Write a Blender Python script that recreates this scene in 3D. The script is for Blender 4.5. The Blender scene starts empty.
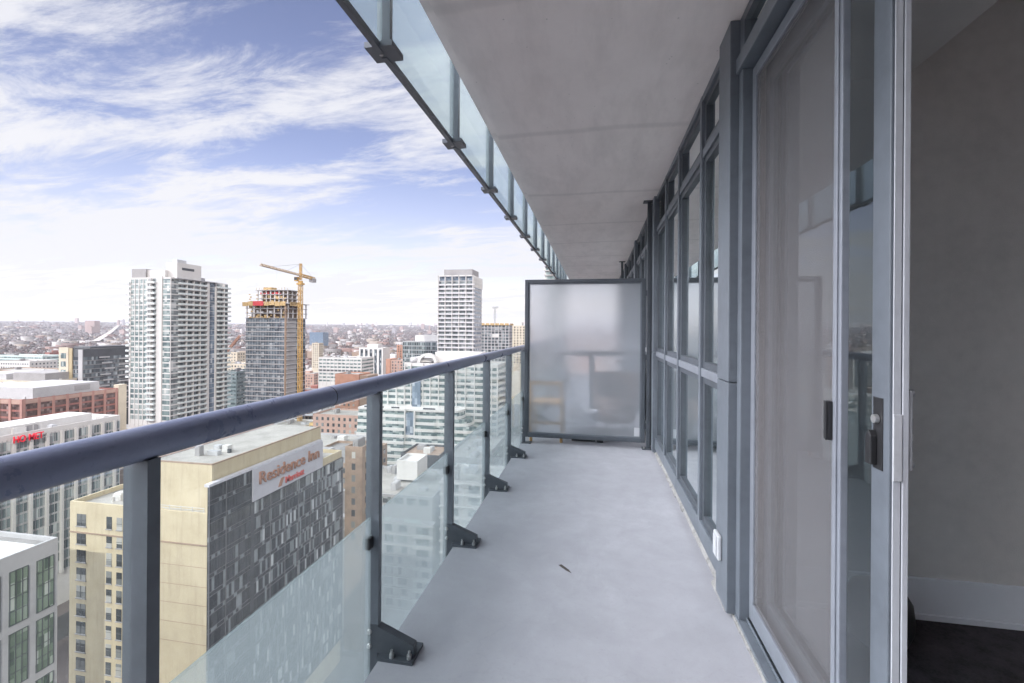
import bpy, bmesh, math, random
import numpy as np
from mathutils import Matrix, Vector
R = math.radians
random.seed(7)
sc = bpy.context.scene
col = sc.collection

# ------------------------------------------------------------------ camera
HC = 1.3
cam_d = bpy.data.cameras.new('camera')
cam = bpy.data.objects.new('camera', cam_d); col.objects.link(cam)
cam_d.sensor_width = 36.0
cam_d.lens = 36.0 * 455.0 / 1024.0
cam_d.shift_y = -(341.5 - 328.9) / 1024.0
cam_d.clip_start = 0.02
cam_d.clip_end = 80000
yaw = math.atan(84.0 / 455.0)
cam.matrix_world = (Matrix.Translation((0, 0, HC)) @ Matrix.Rotation(yaw, 4, 'Z')
                    @ Matrix.Rotation(R(90), 4, 'X') @ Matrix.Rotation(R(0.4), 4, 'Z'))
sc.camera = cam

# ------------------------------------------------------------------ light
SUN_DIR = Vector((-0.41, 0.73, -0.54)).normalized()      # the way the light travels
sun_d = bpy.data.lights.new('sun', 'SUN'); sun_d.energy = 2.2; sun_d.angle = R(0.5); sun_d.color = (1.0, 0.94, 0.86)
sun = bpy.data.objects.new('sun', sun_d); col.objects.link(sun)
sun.rotation_euler = SUN_DIR.to_track_quat('-Z', 'Y').to_euler()
EL = math.asin(-SUN_DIR.z); AZ = math.atan2(-SUN_DIR.x, -SUN_DIR.y)

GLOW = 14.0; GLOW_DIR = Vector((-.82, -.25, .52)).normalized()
world = bpy.data.worlds.new('World'); sc.world = world; world.use_nodes = True
wt = world.node_tree; wt.nodes.clear()
def wn(t, **k):
    n = wt.nodes.new(t)
    for a, v in k.items(): setattr(n, a, v)
    return n
def wm(op, a, b=None, c=None):
    n = wn('ShaderNodeMath', operation=op)
    for i, v in enumerate((a, b, c)):
        if v is None: continue
        if isinstance(v, (int, float)): n.inputs[i].default_value = v
        else: wt.links.new(v, n.inputs[i])
    return n.outputs[0]
w_out = wn('ShaderNodeOutputWorld'); w_bg = wn('ShaderNodeBackground')
w_sky = wn('ShaderNodeTexSky', sky_type='NISHITA', sun_disc=False)
w_sky.sun_elevation = EL; w_sky.sun_rotation = AZ; w_sky.altitude = 150; w_sky.dust_density = 0.6; w_sky.ozone_density = 2.5
w_tc = wn('ShaderNodeTexCoord'); w_sep = wn('ShaderNodeSeparateXYZ')
wt.links.new(w_tc.outputs['Generated'], w_sep.inputs[0])
dz = wm('MAXIMUM', w_sep.outputs['Z'], 0.0)
den = wm('ADD', dz, 0.14)
cu = wm('DIVIDE', w_sep.outputs['X'], den); cv = wm('DIVIDE', w_sep.outputs['Y'], den)
w_cmb = wn('ShaderNodeCombineXYZ'); wt.links.new(cu, w_cmb.inputs[0]); wt.links.new(cv, w_cmb.inputs[1])
def cloud(scale, rot, loc, nscale, detail, rough, dist):
    mp = wn('ShaderNodeMapping'); mp.inputs['Scale'].default_value = scale; mp.inputs['Rotation'].default_value = (0, 0, R(rot)); mp.inputs['Location'].default_value = loc
    wt.links.new(w_cmb.outputs[0], mp.inputs[0])
    nz = wn('ShaderNodeTexNoise'); nz.inputs['Scale'].default_value = nscale; nz.inputs['Detail'].default_value = detail
    nz.inputs['Roughness'].default_value = rough; nz.inputs['Distortion'].default_value = dist
    wt.links.new(mp.outputs[0], nz.inputs['Vector'])
    return nz.outputs['Fac']
c1 = cloud((0.45, 1.25, 1), 14, (3.1, 0.4, 0), 1.15, 10, 0.60, 0.35)
c2 = cloud((0.7, 1.9, 1), 24, (1.7, 5.0, 0), 2.6, 12, 0.72, 0.5)
cs = wm('ADD', wm('MULTIPLY', c1, 0.58), wm('MULTIPLY', c2, 0.42))
w_mr = wn('ShaderNodeMapRange', interpolation_type='SMOOTHSTEP')
w_mr.inputs['From Min'].default_value = 0.435; w_mr.inputs['From Max'].default_value = 0.57
wt.links.new(cs, w_mr.inputs['Value'])
hz = wn('ShaderNodeMapRange', interpolation_type='SMOOTHSTEP')
hz.inputs['From Min'].default_value = 0.0; hz.inputs['From Max'].default_value = 0.36; hz.inputs['To Min'].default_value = 0.55; hz.inputs['To Max'].default_value = 0.0
wt.links.new(dz, hz.inputs['Value'])
cl = wm('MINIMUM', wm('ADD', wm('MULTIPLY', w_mr.outputs[0], 0.90), hz.outputs[0]), 0.97)
w_tint = wn('ShaderNodeMix', data_type='RGBA', blend_type='MULTIPLY'); w_tint.inputs['Factor'].default_value = 1.0
wt.links.new(w_sky.outputs[0], w_tint.inputs['A']); w_tint.inputs['B'].default_value = (1.46, 1.07, 1.06, 1)
w_mix = wn('ShaderNodeMix', data_type='RGBA')
wt.links.new(cl, w_mix.inputs['Factor']); wt.links.new(w_tint.outputs['Result'], w_mix.inputs['A'])
w_mix.inputs['B'].default_value = (6.3, 6.3, 6.6, 1)
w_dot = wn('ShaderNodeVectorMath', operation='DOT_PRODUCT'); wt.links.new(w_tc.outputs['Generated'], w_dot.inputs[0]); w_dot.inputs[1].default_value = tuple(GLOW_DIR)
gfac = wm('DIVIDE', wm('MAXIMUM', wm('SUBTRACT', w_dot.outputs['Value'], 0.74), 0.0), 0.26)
glow = wm('ADD', 1.0, wm('MULTIPLY', wm('POWER', gfac, 1.15), GLOW))   # added glow in the unseen sky high on the left, to light the balcony
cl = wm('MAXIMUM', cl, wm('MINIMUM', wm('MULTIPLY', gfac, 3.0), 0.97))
wt.links.new(cl, w_mix.inputs['Factor'])
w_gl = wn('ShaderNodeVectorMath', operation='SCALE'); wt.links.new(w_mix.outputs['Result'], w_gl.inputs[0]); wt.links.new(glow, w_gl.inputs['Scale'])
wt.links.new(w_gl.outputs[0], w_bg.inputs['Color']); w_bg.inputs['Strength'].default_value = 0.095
wt.links.new(w_bg.outputs[0], w_out.inputs[0])

sc.view_settings.view_transform = 'Standard'; sc.view_settings.look = 'None'
sc.view_settings.exposure = 0.62; sc.view_settings.gamma = 1.0
sc.render.engine = 'CYCLES'
sc.cycles.max_bounces = 10; sc.cycles.transparent_max_bounces = 24; sc.cycles.use_denoising = True

# ------------------------------------------------------------------ materials
def lin(c): return tuple(((v / 255) / 12.92 if v / 255 <= 0.04045 else ((v / 255 + 0.055) / 1.055) ** 2.4) for v in c)
class NT:
    def __init__(s, name):
        s.m = bpy.data.materials.new(name); s.m.use_nodes = True; s.t = s.m.node_tree; s.t.nodes.clear()
        s.out = s.n('ShaderNodeOutputMaterial')
    def n(s, t, **k):
        x = s.t.nodes.new(t)
        for a, v in k.items(): setattr(x, a, v)
        return x
    def l(s, a, b): s.t.links.new(a, b)
    def val(s, inp, v):
        if isinstance(v, (int, float)): inp.default_value = v
        elif isinstance(v, tuple): inp.default_value = v if len(v) == 4 or len(inp.default_value) == 3 else v + (1,)
        else: s.l(v, inp)
    def math(s, op, a, b=None, c=None):
        x = s.n('ShaderNodeMath', operation=op)
        for i, v in enumerate((a, b, c)):
            if v is not None: s.val(x.inputs[i], v)
        return x.outputs[0]
    def noise(s, scale, detail=4, rough=.55, vec=None, dist=0):
        x = s.n('ShaderNodeTexNoise'); s.val(x.inputs['Scale'], scale); s.val(x.inputs['Detail'], detail); s.val(x.inputs['Roughness'], rough); s.val(x.inputs['Distortion'], dist)
        if vec is not None: s.l(vec, x.inputs['Vector'])
        return x.outputs['Fac']
    def co(s, which='Object', scale=None):
        x = s.n('ShaderNodeTexCoord').outputs[which]
        if scale:
            mp = s.n('ShaderNodeMapping'); mp.inputs['Scale'].default_value = scale; s.l(x, mp.inputs[0]); x = mp.outputs[0]
        return x
    def ramp(s, fac, stops):
        x = s.n('ShaderNodeValToRGB'); cr = x.color_ramp
        while len(cr.elements) < len(stops): cr.elements.new(0.5)
        for e, (p, c) in zip(cr.elements, stops): e.position = p; e.color = tuple(c) + (1,)
        s.l(fac, x.inputs[0]); return x.outputs[0]
    def mix(s, fac, a, b, blend='MIX'):
        x = s.n('ShaderNodeMix', data_type='RGBA', blend_type=blend); s.val(x.inputs['Factor'], fac); s.val(x.inputs['A'], a); s.val(x.inputs['B'], b); return x.outputs['Result']
    def bsdf(s, color, rough=.6, metal=0.0, bump=None, bs=.2, bd=.01, spec=.5):
        x = s.n('ShaderNodeBsdfPrincipled'); s.val(x.inputs['Base Color'], color); s.val(x.inputs['Roughness'], rough); s.val(x.inputs['Metallic'], metal)
        s.val(x.inputs['Specular IOR Level'], spec)
        if bump is not None:
            b = s.n('ShaderNodeBump'); b.inputs['Strength'].default_value = bs; b.inputs['Distance'].default_value = bd; s.l(bump, b.inputs['Height']); s.l(b.outputs[0], x.inputs['Normal'])
        return x.outputs[0]
    def schlick(s, f0):
        g = s.n('ShaderNodeNewGeometry'); d = s.n('ShaderNodeVectorMath', operation='DOT_PRODUCT')
        s.l(g.outputs['Normal'], d.inputs[0]); s.l(g.outputs['Incoming'], d.inputs[1])
        c = s.math('SUBTRACT', 1.0, s.math('ABSOLUTE', d.outputs['Value']))
        return s.math('ADD', f0, s.math('MULTIPLY', 1.0-f0, s.math('POWER', c, 5.0)))
    def end(s, sh): s.l(sh, s.out.inputs[0]); return s.m
MC = {}
def mat(name, c, rough=.7, metal=0.0, var=.12, scale=1.5, bump=0.0, bscale=None, spec=.5, bd=.01, stretch=None):
    """one painted or mineral surface: base colour with blotchy wear of its own"""
    if name in MC: return MC[name]
    m = NT(name); v = m.co('Object', stretch)
    n1 = m.noise(scale, 6, .6, v); n2 = m.noise(scale * 9, 4, .6, v)
    f = m.math('ADD', m.math('MULTIPLY', n1, .65), m.math('MULTIPLY', n2, .35))
    d = tuple(x * (1 - 2.2 * var) for x in c); b = tuple(min(1, x * (1 + 1.6 * var)) for x in c)
    cc = m.ramp(f, [(.3, d), (.5, c), (.72, b)])
    bm_ = m.noise(bscale or scale * 20, 5, .6, v) if bump else None
    MC[name] = m.end(m.bsdf(cc, rough, metal, bm_, bump, bd, spec)); return MC[name]

def mat_floor():
    m = NT('balcony_concrete'); v = m.co('Object')
    big = m.noise(1.1, 5, .6, v, .4); mid = m.noise(6, 6, .65, v, .3); fine = m.noise(75, 4, .65, v); grit = m.noise(420, 2, .5, v)
    c = m.ramp(big, [(.3, (.315, .313, .343)), (.5, (.362, .36, .394)), (.7, (.40, .398, .434))])
    c = m.mix(m.math('MULTIPLY', m.ramp(mid, [(.35, (0, 0, 0)), (.7, (1, 1, 1))]), .55), c, (.30, .30, .325))
    sp = m.noise(4.5, 9, .75, m.co('Object', (1, .5, 1)), 1.2)
    c = m.mix(m.ramp(sp, [(.62, (0, 0, 0)), (.76, (.3, .3, .3))]), c, (.52, .52, .55))
    c = m.mix(m.ramp(fine, [(.60, (0, 0, 0)), (.72, (.42, .42, .42))]), c, (.26, .26, .28))
    c = m.mix(m.ramp(grit, [(.66, (0, 0, 0)), (.74, (.5, .5, .5))]), c, (.22, .22, .24))
    h = m.math('ADD', m.math('MULTIPLY', mid, .7), m.math('MULTIPLY', fine, .3))
    sc1 = m.noise(2.3, 10, .72, m.co('Object', (1.6, .35, 1)), 2.5)
    c = m.mix(m.ramp(sc1, [(.60, (0, 0, 0)), (.64, (.22, .22, .22)), (.68, (0, 0, 0))]), c, (.33, .33, .36))
    dr = m.n('ShaderNodeTexVoronoi'); dr.inputs['Scale'].default_value = 9; m.l(v, dr.inputs['Vector'])
    c = m.mix(m.ramp(dr.outputs['Distance'], [(.035, (.55, .55, .55)), (.075, (0, 0, 0))]), c, (.30, .30, .32))
    ck = m.n('ShaderNodeTexVoronoi', feature='DISTANCE_TO_EDGE'); ck.inputs['Scale'].default_value = .62
    wv = m.n('ShaderNodeVectorMath', operation='ADD'); m.l(v, wv.inputs[0]); nv = m.n('ShaderNodeTexNoise'); nv.inputs['Scale'].default_value = 5; nv.inputs['Detail'].default_value = 6; m.l(v, nv.inputs['Vector'])
    ns = m.n('ShaderNodeVectorMath', operation='SCALE'); ns.inputs['Scale'].default_value = .35; m.l(nv.outputs['Color'], ns.inputs[0]); m.l(ns.outputs[0], wv.inputs[1]); m.l(wv.outputs[0], ck.inputs['Vector'])
    c = m.mix(m.ramp(ck.outputs['Distance'], [(.0, (.16, .16, .16)), (.003, (0, 0, 0))]), c, (.25, .25, .27))
    sm = m.noise(1.9, 7, .62, m.co('Object', (1, .7, 1)), .7)
    c = m.mix(m.ramp(sm, [(.55, (0, 0, 0)), (.60, (.24, .24, .24)), (.75, (.10, .10, .10))]), c, (.29, .29, .315))
    return m.end(m.bsdf(c, m.math('ADD', .48, m.math('MULTIPLY', mid, .3)), 0, h, .4, .005, .35))
def mat_ceiling():
    m = NT('ceiling_concrete'); v = m.co('Object')
    big = m.noise(.9, 6, .65, v, .15); mid = m.noise(3.2, 8, .70, m.co('Object', (1.3, .35, 1)), .1); fine = m.noise(90, 4, .65, v)
    c = m.ramp(big, [(.3, (.78, .72, .695)), (.5, (.84, .78, .755)), (.7, (.88, .82, .795))])
    c = m.mix(m.ramp(mid, [(.45, (0, 0, 0)), (.7, (.45, .45, .45))]), c, (.60, .555, .535))
    c = m.mix(m.ramp(fine, [(.62, (0, 0, 0)), (.75, (.3, .3, .3))]), c, (.85, .82, .80))
    # pour joints across the slab
    w = m.n('ShaderNodeTexWave', wave_type='BANDS', bands_direction='Y'); w.inputs['Scale'].default_value = .23; w.inputs['Distortion'].default_value = 1.6; w.inputs['Detail'].default_value = 3; m.l(v, w.inputs['Vector'])
    c = m.mix(m.ramp(w.outputs['Fac'], [(.99, (0, 0, 0)), (.999, (.25, .25, .25))]), c, (.42, .39, .38))
    pit = m.n('ShaderNodeTexVoronoi'); pit.inputs['Scale'].default_value = 13; m.l(v, pit.inputs['Vector'])
    c = m.mix(m.ramp(pit.outputs['Distance'], [(.03, (.6, .6, .6)), (.07, (0, 0, 0))]), c, (.38, .35, .34))
    pch = m.noise(1.7, 3, .5, m.co('Object', (1, .6, 1)), .3)
    c = m.mix(m.ramp(pch, [(.60, (0, 0, 0)), (.70, (.22, .22, .22))]), c, (.52, .49, .47))
    h = m.math('ADD', m.math('MULTIPLY', mid, .5), m.math('MULTIPLY', fine, .5))
    return m.end(m.bsdf(c, .8, 0, h, .3, .006, .2))
def mat_glass(name, tint=(.93, .97, .96), dust=.03, rough=.0, refl=1.0):
    """a thin clear pane: lets light straight through, mirrors by Fresnel, carries a film of dust"""
    m = NT(name)
    tr = m.n('ShaderNodeBsdfTransparent'); m.val(tr.inputs[0], tint)
    gl = m.n('ShaderNodeBsdfGlossy'); gl.inputs['Roughness'].default_value = rough; m.val(gl.inputs[0], (.9, .95, .95))
    fz = m.schlick(.045)
    ms = m.n('ShaderNodeMixShader'); m.l(m.math('MULTIPLY', fz, refl), ms.inputs[0]); m.l(tr.outputs[0], ms.inputs[1]); m.l(gl.outputs[0], ms.inputs[2])
    df = m.n('ShaderNodeBsdfDiffuse'); m.val(df.inputs[0], (.7, .75, .75)); tl = m.n('ShaderNodeBsdfTranslucent'); m.val(tl.inputs[0], (.7, .75, .75))
    md = m.n('ShaderNodeMixShader'); md.inputs[0].default_value = .5; m.l(df.outputs[0], md.inputs[1]); m.l(tl.outputs[0], md.inputs[2])
    nz = m.noise(3, 6, .7, m.co('Object'), .5)
    mx = m.n('ShaderNodeMixShader'); m.l(m.math('MULTIPLY', nz, dust * 2), mx.inputs[0]); m.l(ms.outputs[0], mx.inputs[1]); m.l(md.outputs[0], mx.inputs[2])
    return m.end(mx.outputs[0])
def mat_frit(name, cover=.55):
    """white dots fired on the pane, too fine to resolve further than a metre"""
    m = NT(name); v = m.co('Object')
    vor = m.n('ShaderNodeTexVoronoi'); vor.inputs['Scale'].default_value = 330; vor.inputs['Randomness'].default_value = 0.0; m.l(v, vor.inputs['Vector'])
    dots = m.ramp(vor.outputs['Distance'], [(.40, (1, 1, 1)), (.52, (0, 0, 0))])
    f = m.math('ADD', cover - .08, m.math('MULTIPLY', dots, .16))
    tr = m.n('ShaderNodeBsdfTransparent'); m.val(tr.inputs[0], (.90, .96, .96))
    df = m.n('ShaderNodeBsdfDiffuse'); m.val(df.inputs[0], (.33, .375, .39)); tl = m.n('ShaderNodeBsdfTranslucent'); m.val(tl.inputs[0], (.40, .45, .47))
    md = m.n('ShaderNodeMixShader'); md.inputs[0].default_value = .5; m.l(df.outputs[0], md.inputs[1]); m.l(tl.outputs[0], md.inputs[2])
    mx = m.n('ShaderNodeMixShader'); m.l(f, mx.inputs[0]); m.l(tr.outputs[0], mx.inputs[1]); m.l(md.outputs[0], mx.inputs[2])
    gl = m.n('ShaderNodeBsdfGlossy'); gl.inputs['Roughness'].default_value = .08
    m2 = m.n('ShaderNodeMixShader'); m.l(m.math('MULTIPLY', m.schlick(.04), .5), m2.inputs[0]); m.l(mx.outputs[0], m2.inputs[1]); m.l(gl.outputs[0], m2.inputs[2])
    return m.end(m2.outputs[0])
def mat_frosted():
    m = NT('frosted_screen_glass')
    rf = m.n('ShaderNodeBsdfRefraction'); rf.inputs['IOR'].default_value = 1.42; m.val(rf.inputs['Color'], (.93, .95, .98))
    nz = m.noise(7, 7, .7, m.co('Object', (1, 1, .35)), .6)
    m.l(m.math('ADD', .17, m.math('MULTIPLY', nz, .04)), rf.inputs['Roughness'])
    tr = m.n('ShaderNodeBsdfTransparent'); m.val(tr.inputs[0], (.9, .93, .96))
    a = m.n('ShaderNodeMixShader'); a.inputs[0].default_value = .0; m.l(rf.outputs[0], a.inputs[1]); m.l(tr.outputs[0], a.inputs[2])
    df = m.n('ShaderNodeBsdfDiffuse'); m.val(df.inputs[0], (.72, .75, .80)); tl = m.n('ShaderNodeBsdfTranslucent'); m.val(tl.inputs[0], (.72, .75, .80))
    m.val(tl.inputs[0], (.90, .92, .96)); m.val(rf.inputs['Color'], (.98, .985, 1.0)); d = m.n('ShaderNodeMixShader'); d.inputs[0].default_value = .6; m.l(df.outputs[0], d.inputs[1]); m.l(tl.outputs[0], d.inputs[2])
    b = m.n('ShaderNodeMixShader'); b.inputs[0].default_value = .33; m.l(a.outputs[0], b.inputs[1]); m.l(d.outputs[0], b.inputs[2])
    gl = m.n('ShaderNodeBsdfGlossy'); gl.inputs['Roughness'].default_value = .16
    c = m.n('ShaderNodeMixShader'); c.inputs[0].default_value = .05; m.l(b.outputs[0], c.inputs[1]); m.l(gl.outputs[0], c.inputs[2])
    return m.end(c.outputs[0])
def mat_mesh():
    m = NT('insect_mesh')
    tr = m.n('ShaderNodeBsdfTransparent'); df = m.n('ShaderNodeBsdfDiffuse'); m.val(df.inputs[0], (.25, .24, .25)); tl = m.n('ShaderNodeBsdfTranslucent'); m.val(tl.inputs[0], (.21, .20, .21))
    md = m.n('ShaderNodeMixShader'); md.inputs[0].default_value = .3; m.l(df.outputs[0], md.inputs[1]); m.l(tl.outputs[0], md.inputs[2])
    v = m.co('Object'); sp = m.n('ShaderNodeSeparateXYZ'); m.l(v, sp.inputs[0])
    wy = m.math('SINE', m.math('MULTIPLY', sp.outputs['Y'], 1180)); wz = m.math('SINE', m.math('MULTIPLY', sp.outputs['Z'], 1180))
    weave = m.math('MULTIPLY', m.math('ADD', wy, wz), .10)
    st = m.noise(3.0, 6, .65, m.co('Object', (1, 1, .4)), .5)
    f = m.math('ADD', m.math('ADD', .30, weave), m.math('MULTIPLY', st, .06))
    mx = m.n('ShaderNodeMixShader'); m.l(f, mx.inputs[0]); m.l(tr.outputs[0], mx.inputs[1]); m.l(md.outputs[0], mx.inputs[2])
    return m.end(mx.outputs[0])
def mat_panes(name, stops, pane=1.5, row=3.0, rough=.06, frame=None, fw=.07):
    """one band of panes: each pane has its own blind or reflection tone, by its place in the band"""
    if name in MC: return MC[name]
    m = NT(name); sp = m.n('ShaderNodeSeparateXYZ'); m.l(m.n('ShaderNodeNewGeometry').outputs['Position'], sp.inputs[0])
    u = m.math('DIVIDE', m.math('ADD', sp.outputs['X'], sp.outputs['Y']), pane)
    cb = m.n('ShaderNodeCombineXYZ'); m.l(m.math('FLOOR', u), cb.inputs[0]); m.l(m.math('FLOOR', m.math('DIVIDE', sp.outputs['Z'], row)), cb.inputs[1])
    wnz = m.n('ShaderNodeTexWhiteNoise', noise_dimensions='3D'); m.l(cb.outputs[0], wnz.inputs['Vector'])
    c = m.ramp(wnz.outputs['Value'], stops)
    m_r = rough
    if frame:
        f = m.math('FRACT', u)
        e = m.math('LESS_THAN', m.math('MINIMUM', f, m.math('SUBTRACT', 1.0, f)), fw)
        c = m.mix(e, c, frame)
    MC[name] = m.end(m.bsdf(c, m_r, 0, None, 0, 0, .6)); return MC[name]

M_floor = mat_floor(); M_ceil = mat_ceiling()
M_metal = mat('charcoal_metal', (.065, .074, .088), .42, 0, .14, 3, .12, 60, .5, .002)
M_metal2 = mat('grey_blue_metal', (.115, .130, .152), .40, 0, .12, 2.2, .08, 60, .5, .002)
M_alu = mat('pale_aluminium', (.22, .235, .27), .35, .2, .1, 3)
def mat_rail():
    m = NT('handrail_paint'); v = m.co('Object')
    bl = m.noise(5, 7, .65, v, .3); fl = m.noise(42, 6, .75, m.co('Object', (1, .35, 1)), 1.5); du = m.noise(110, 3, .6, v)
    c = m.ramp(bl, [(.3, (.165, .185, .28)), (.5, (.20, .225, .33)), (.7, (.235, .26, .36))])
    c = m.mix(m.ramp(fl, [(.66, (0, 0, 0)), (.70, (.75, .75, .75))]), c, (.44, .45, .52))
    c = m.mix(m.ramp(du, [(.60, (0, 0, 0)), (.74, (.4, .4, .4))]), c, (.11, .12, .17))
    return m.end(m.bsdf(c, m.math('ADD', .18, m.math('MULTIPLY', bl, .24)), 0, fl, .25, .003, .6))
M_rail = mat_rail()
M_bolt = mat('steel_bolt', (.55, .55, .55), .3, .8, .1, 30)
M_black = mat('black_plastic', (.018, .018, .02), .4, 0, .1, 8)
M_wplast = mat('white_plastic', (.46, .465, .49), .4, 0, .06, 8)
M_glass = mat_glass('railing_glass', (.95, .98, .97), .008, 0, .7)
M_wglass = mat_glass('window_glass', (.46, .53, .57), .01, 0, 2.9)
M_frit = mat_frit('frit_glass', .41)
M_fritup = mat_frit('frit_glass_above', .34)
M_frost = mat_frosted(); M_mesh = mat_mesh()
M_paper = mat('grey_wallpaper', (.72, .68, .655), .85, 0, .06, 2, .5, 260, .3, .004)
M_base = mat('baseboard_paint', (.84, .84, .88), .5, 0, .02, 2)
M_carpet = mat('dark_carpet', (.085, .075, .08), .95, 0, .3, 12, .6, 300, .1, .006)
M_room = mat('room_paint', (.78, .76, .74), .8, 0, .04, 1)
M_blind = mat('roller_blind_cloth', (.50, .50, .50), .9, 0, .04, 2)
M_wood = mat('pine_wood', (.45, .27, .11), .5, 0, .2, 6, 0, None, .4, .01, (1, 1, .2))
M_brown = mat('brown_cushion', (.20, .14, .12), .9, 0, .15, 8)
M_caulk = mat('chipped_mortar', (.29, .28, .275), .9, 0, .22, 14, .8, 40, .2, .02)

# ------------------------------------------------------------------ mesh helper
class MB:
    def __init__(s): s.v = []; s.f = []; s.mi = []; s.sm = []
    def add(s, vs, fs, mi=0, sm=False):
        o = len(s.v); s.v += [tuple(v) for v in vs]
        for f in fs: s.f.append(tuple(i + o for i in f)); s.mi.append(mi); s.sm.append(sm)
        return s
    def box(s, x0, x1, y0, y1, z0, z1, mi=0):
        return s.add([(x0,y0,z0),(x1,y0,z0),(x1,y1,z0),(x0,y1,z0),(x0,y0,z1),(x1,y0,z1),(x1,y1,z1),(x0,y1,z1)],
                     [(3,2,1,0),(4,5,6,7),(0,1,5,4),(1,2,6,5),(2,3,7,6),(3,0,4,7)], mi)
    def prism(s, pts, axis, a, b, mi=0):
        """pts: outline in the two other axes in order"""
        n = len(pts)
        def P(p, t):
            return {'X': (t, p[0], p[1]), 'Y': (p[0], t, p[1]), 'Z': (p[0], p[1], t)}[axis]
        vs = [P(p, a) for p in pts] + [P(p, b) for p in pts]
        fs = [tuple(range(n)), tuple(range(2*n-1, n-1, -1))] + [(i, i+n, (i+1) % n + n, (i+1) % n) for i in range(n)]
        return s.add(vs, fs, mi)
    def tube(s, p0, p1, r0, r1=None, n=12, mi=0, caps=True, sm=True):
        r1 = r0 if r1 is None else r1
        p0 = Vector(p0); p1 = Vector(p1); d = (p1 - p0).normalized()
        u = d.orthogonal().normalized(); w = d.cross(u)
        vs = [p0 + (u*math.cos(2*math.pi*i/n) + w*math.sin(2*math.pi*i/n))*r0 for i in range(n)]
        vs += [p1 + (u*math.cos(2*math.pi*i/n) + w*math.sin(2*math.pi*i/n))*r1 for i in range(n)]
        s.add(vs, [(i, (i+1) % n, (i+1) % n + n, i+n) for i in range(n)], mi, sm)
        if caps: s.add(vs, [tuple(range(n-1, -1, -1)), tuple(range(n, 2*n))], mi)
        return s
    def lathe(s, c, prof, n=24, mi=0):
        vs = []; fs = []
        for r, z in prof:
            vs += [(c[0] + r*math.cos(2*math.pi*i/n), c[1] + r*math.sin(2*math.pi*i/n), c[2] + z) for i in range(n)]
        for k in range(len(prof)-1):
            fs += [(k*n+i, k*n+(i+1) % n, (k+1)*n+(i+1) % n, (k+1)*n+i) for i in range(n)]
        return s.add(vs, fs, mi, True)
    def mesh(s, name, mats, off=(0,0,0)):
        me = bpy.data.meshes.new(name)
        me.from_pydata([(v[0]-off[0], v[1]-off[1], v[2]-off[2]) for v in s.v], [], s.f)
        for m in (mats if isinstance(mats, (list, tuple)) else [mats]): me.materials.append(m)
        me.polygons.foreach_set('material_index', s.mi); me.polygons.foreach_set('use_smooth', s.sm)
        bm = bmesh.new(); bm.from_mesh(me); bmesh.ops.recalc_face_normals(bm, faces=bm.faces); bm.to_mesh(me); bm.free()
        me.update(); return me
    def build(s, name, mats, parent=None, bevel=0):
        off = tuple(parent['_o']) if parent is not None and '_o' in parent else (0,0,0)
        if parent is None:
            a = np.array(s.v); off = (float((a[:,0].min()+a[:,0].max())/2), float((a[:,1].min()+a[:,1].max())/2), float(a[:,2].min()))
        o = bpy.data.objects.new(name, s.mesh(name, mats, off)); col.objects.link(o)
        if parent is not None: o.parent = parent
        else: o.location = off
        o['_o'] = list(off)
        if bevel:
            md = o.modifiers.new('bevel', 'BEVEL'); md.width = bevel; md.segments = 2; md.limit_method = 'ANGLE'
        return o
def tag(o, label=None, cat=None, group=None, kind=None):
    if label: o['label'] = label
    if cat: o['category'] = cat
    if group: o['group'] = group
    if kind: o['kind'] = kind
    return o
def thing(name, label, cat, loc, group=None):
    o = bpy.data.objects.new(name, None); col.objects.link(o); o.location = loc; o.empty_display_size = .1; o['_o'] = list(loc)
    return tag(o, label, cat, group)
def inst(me, name, parent, loc):
    """a repeated part: shares its mesh, placed in world coordinates"""
    o = bpy.data.objects.new(name, me); col.objects.link(o); o.parent = parent
    b = parent['_o']; o.location = (loc[0]-b[0], loc[1]-b[1], loc[2]-b[2]); return o
def box(x0, x1, y0, y1, z0, z1): return MB().box(x0, x1, y0, y1, z0, z1)


# ================================================================== THE BALCONY
# slab under our feet and the slab of the storey above
tag(box(-.828, .70, -6, 14, -.22, 0).build('floor', M_floor), kind='structure')
cb_ = MB().box(-.714, .70, -6, 14, 2.70, 2.92); cb_.box(-.765, -.7145, -6, 14, 2.722, 2.92)
tag(cb_.build('ceiling', M_ceil), kind='structure')

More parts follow.
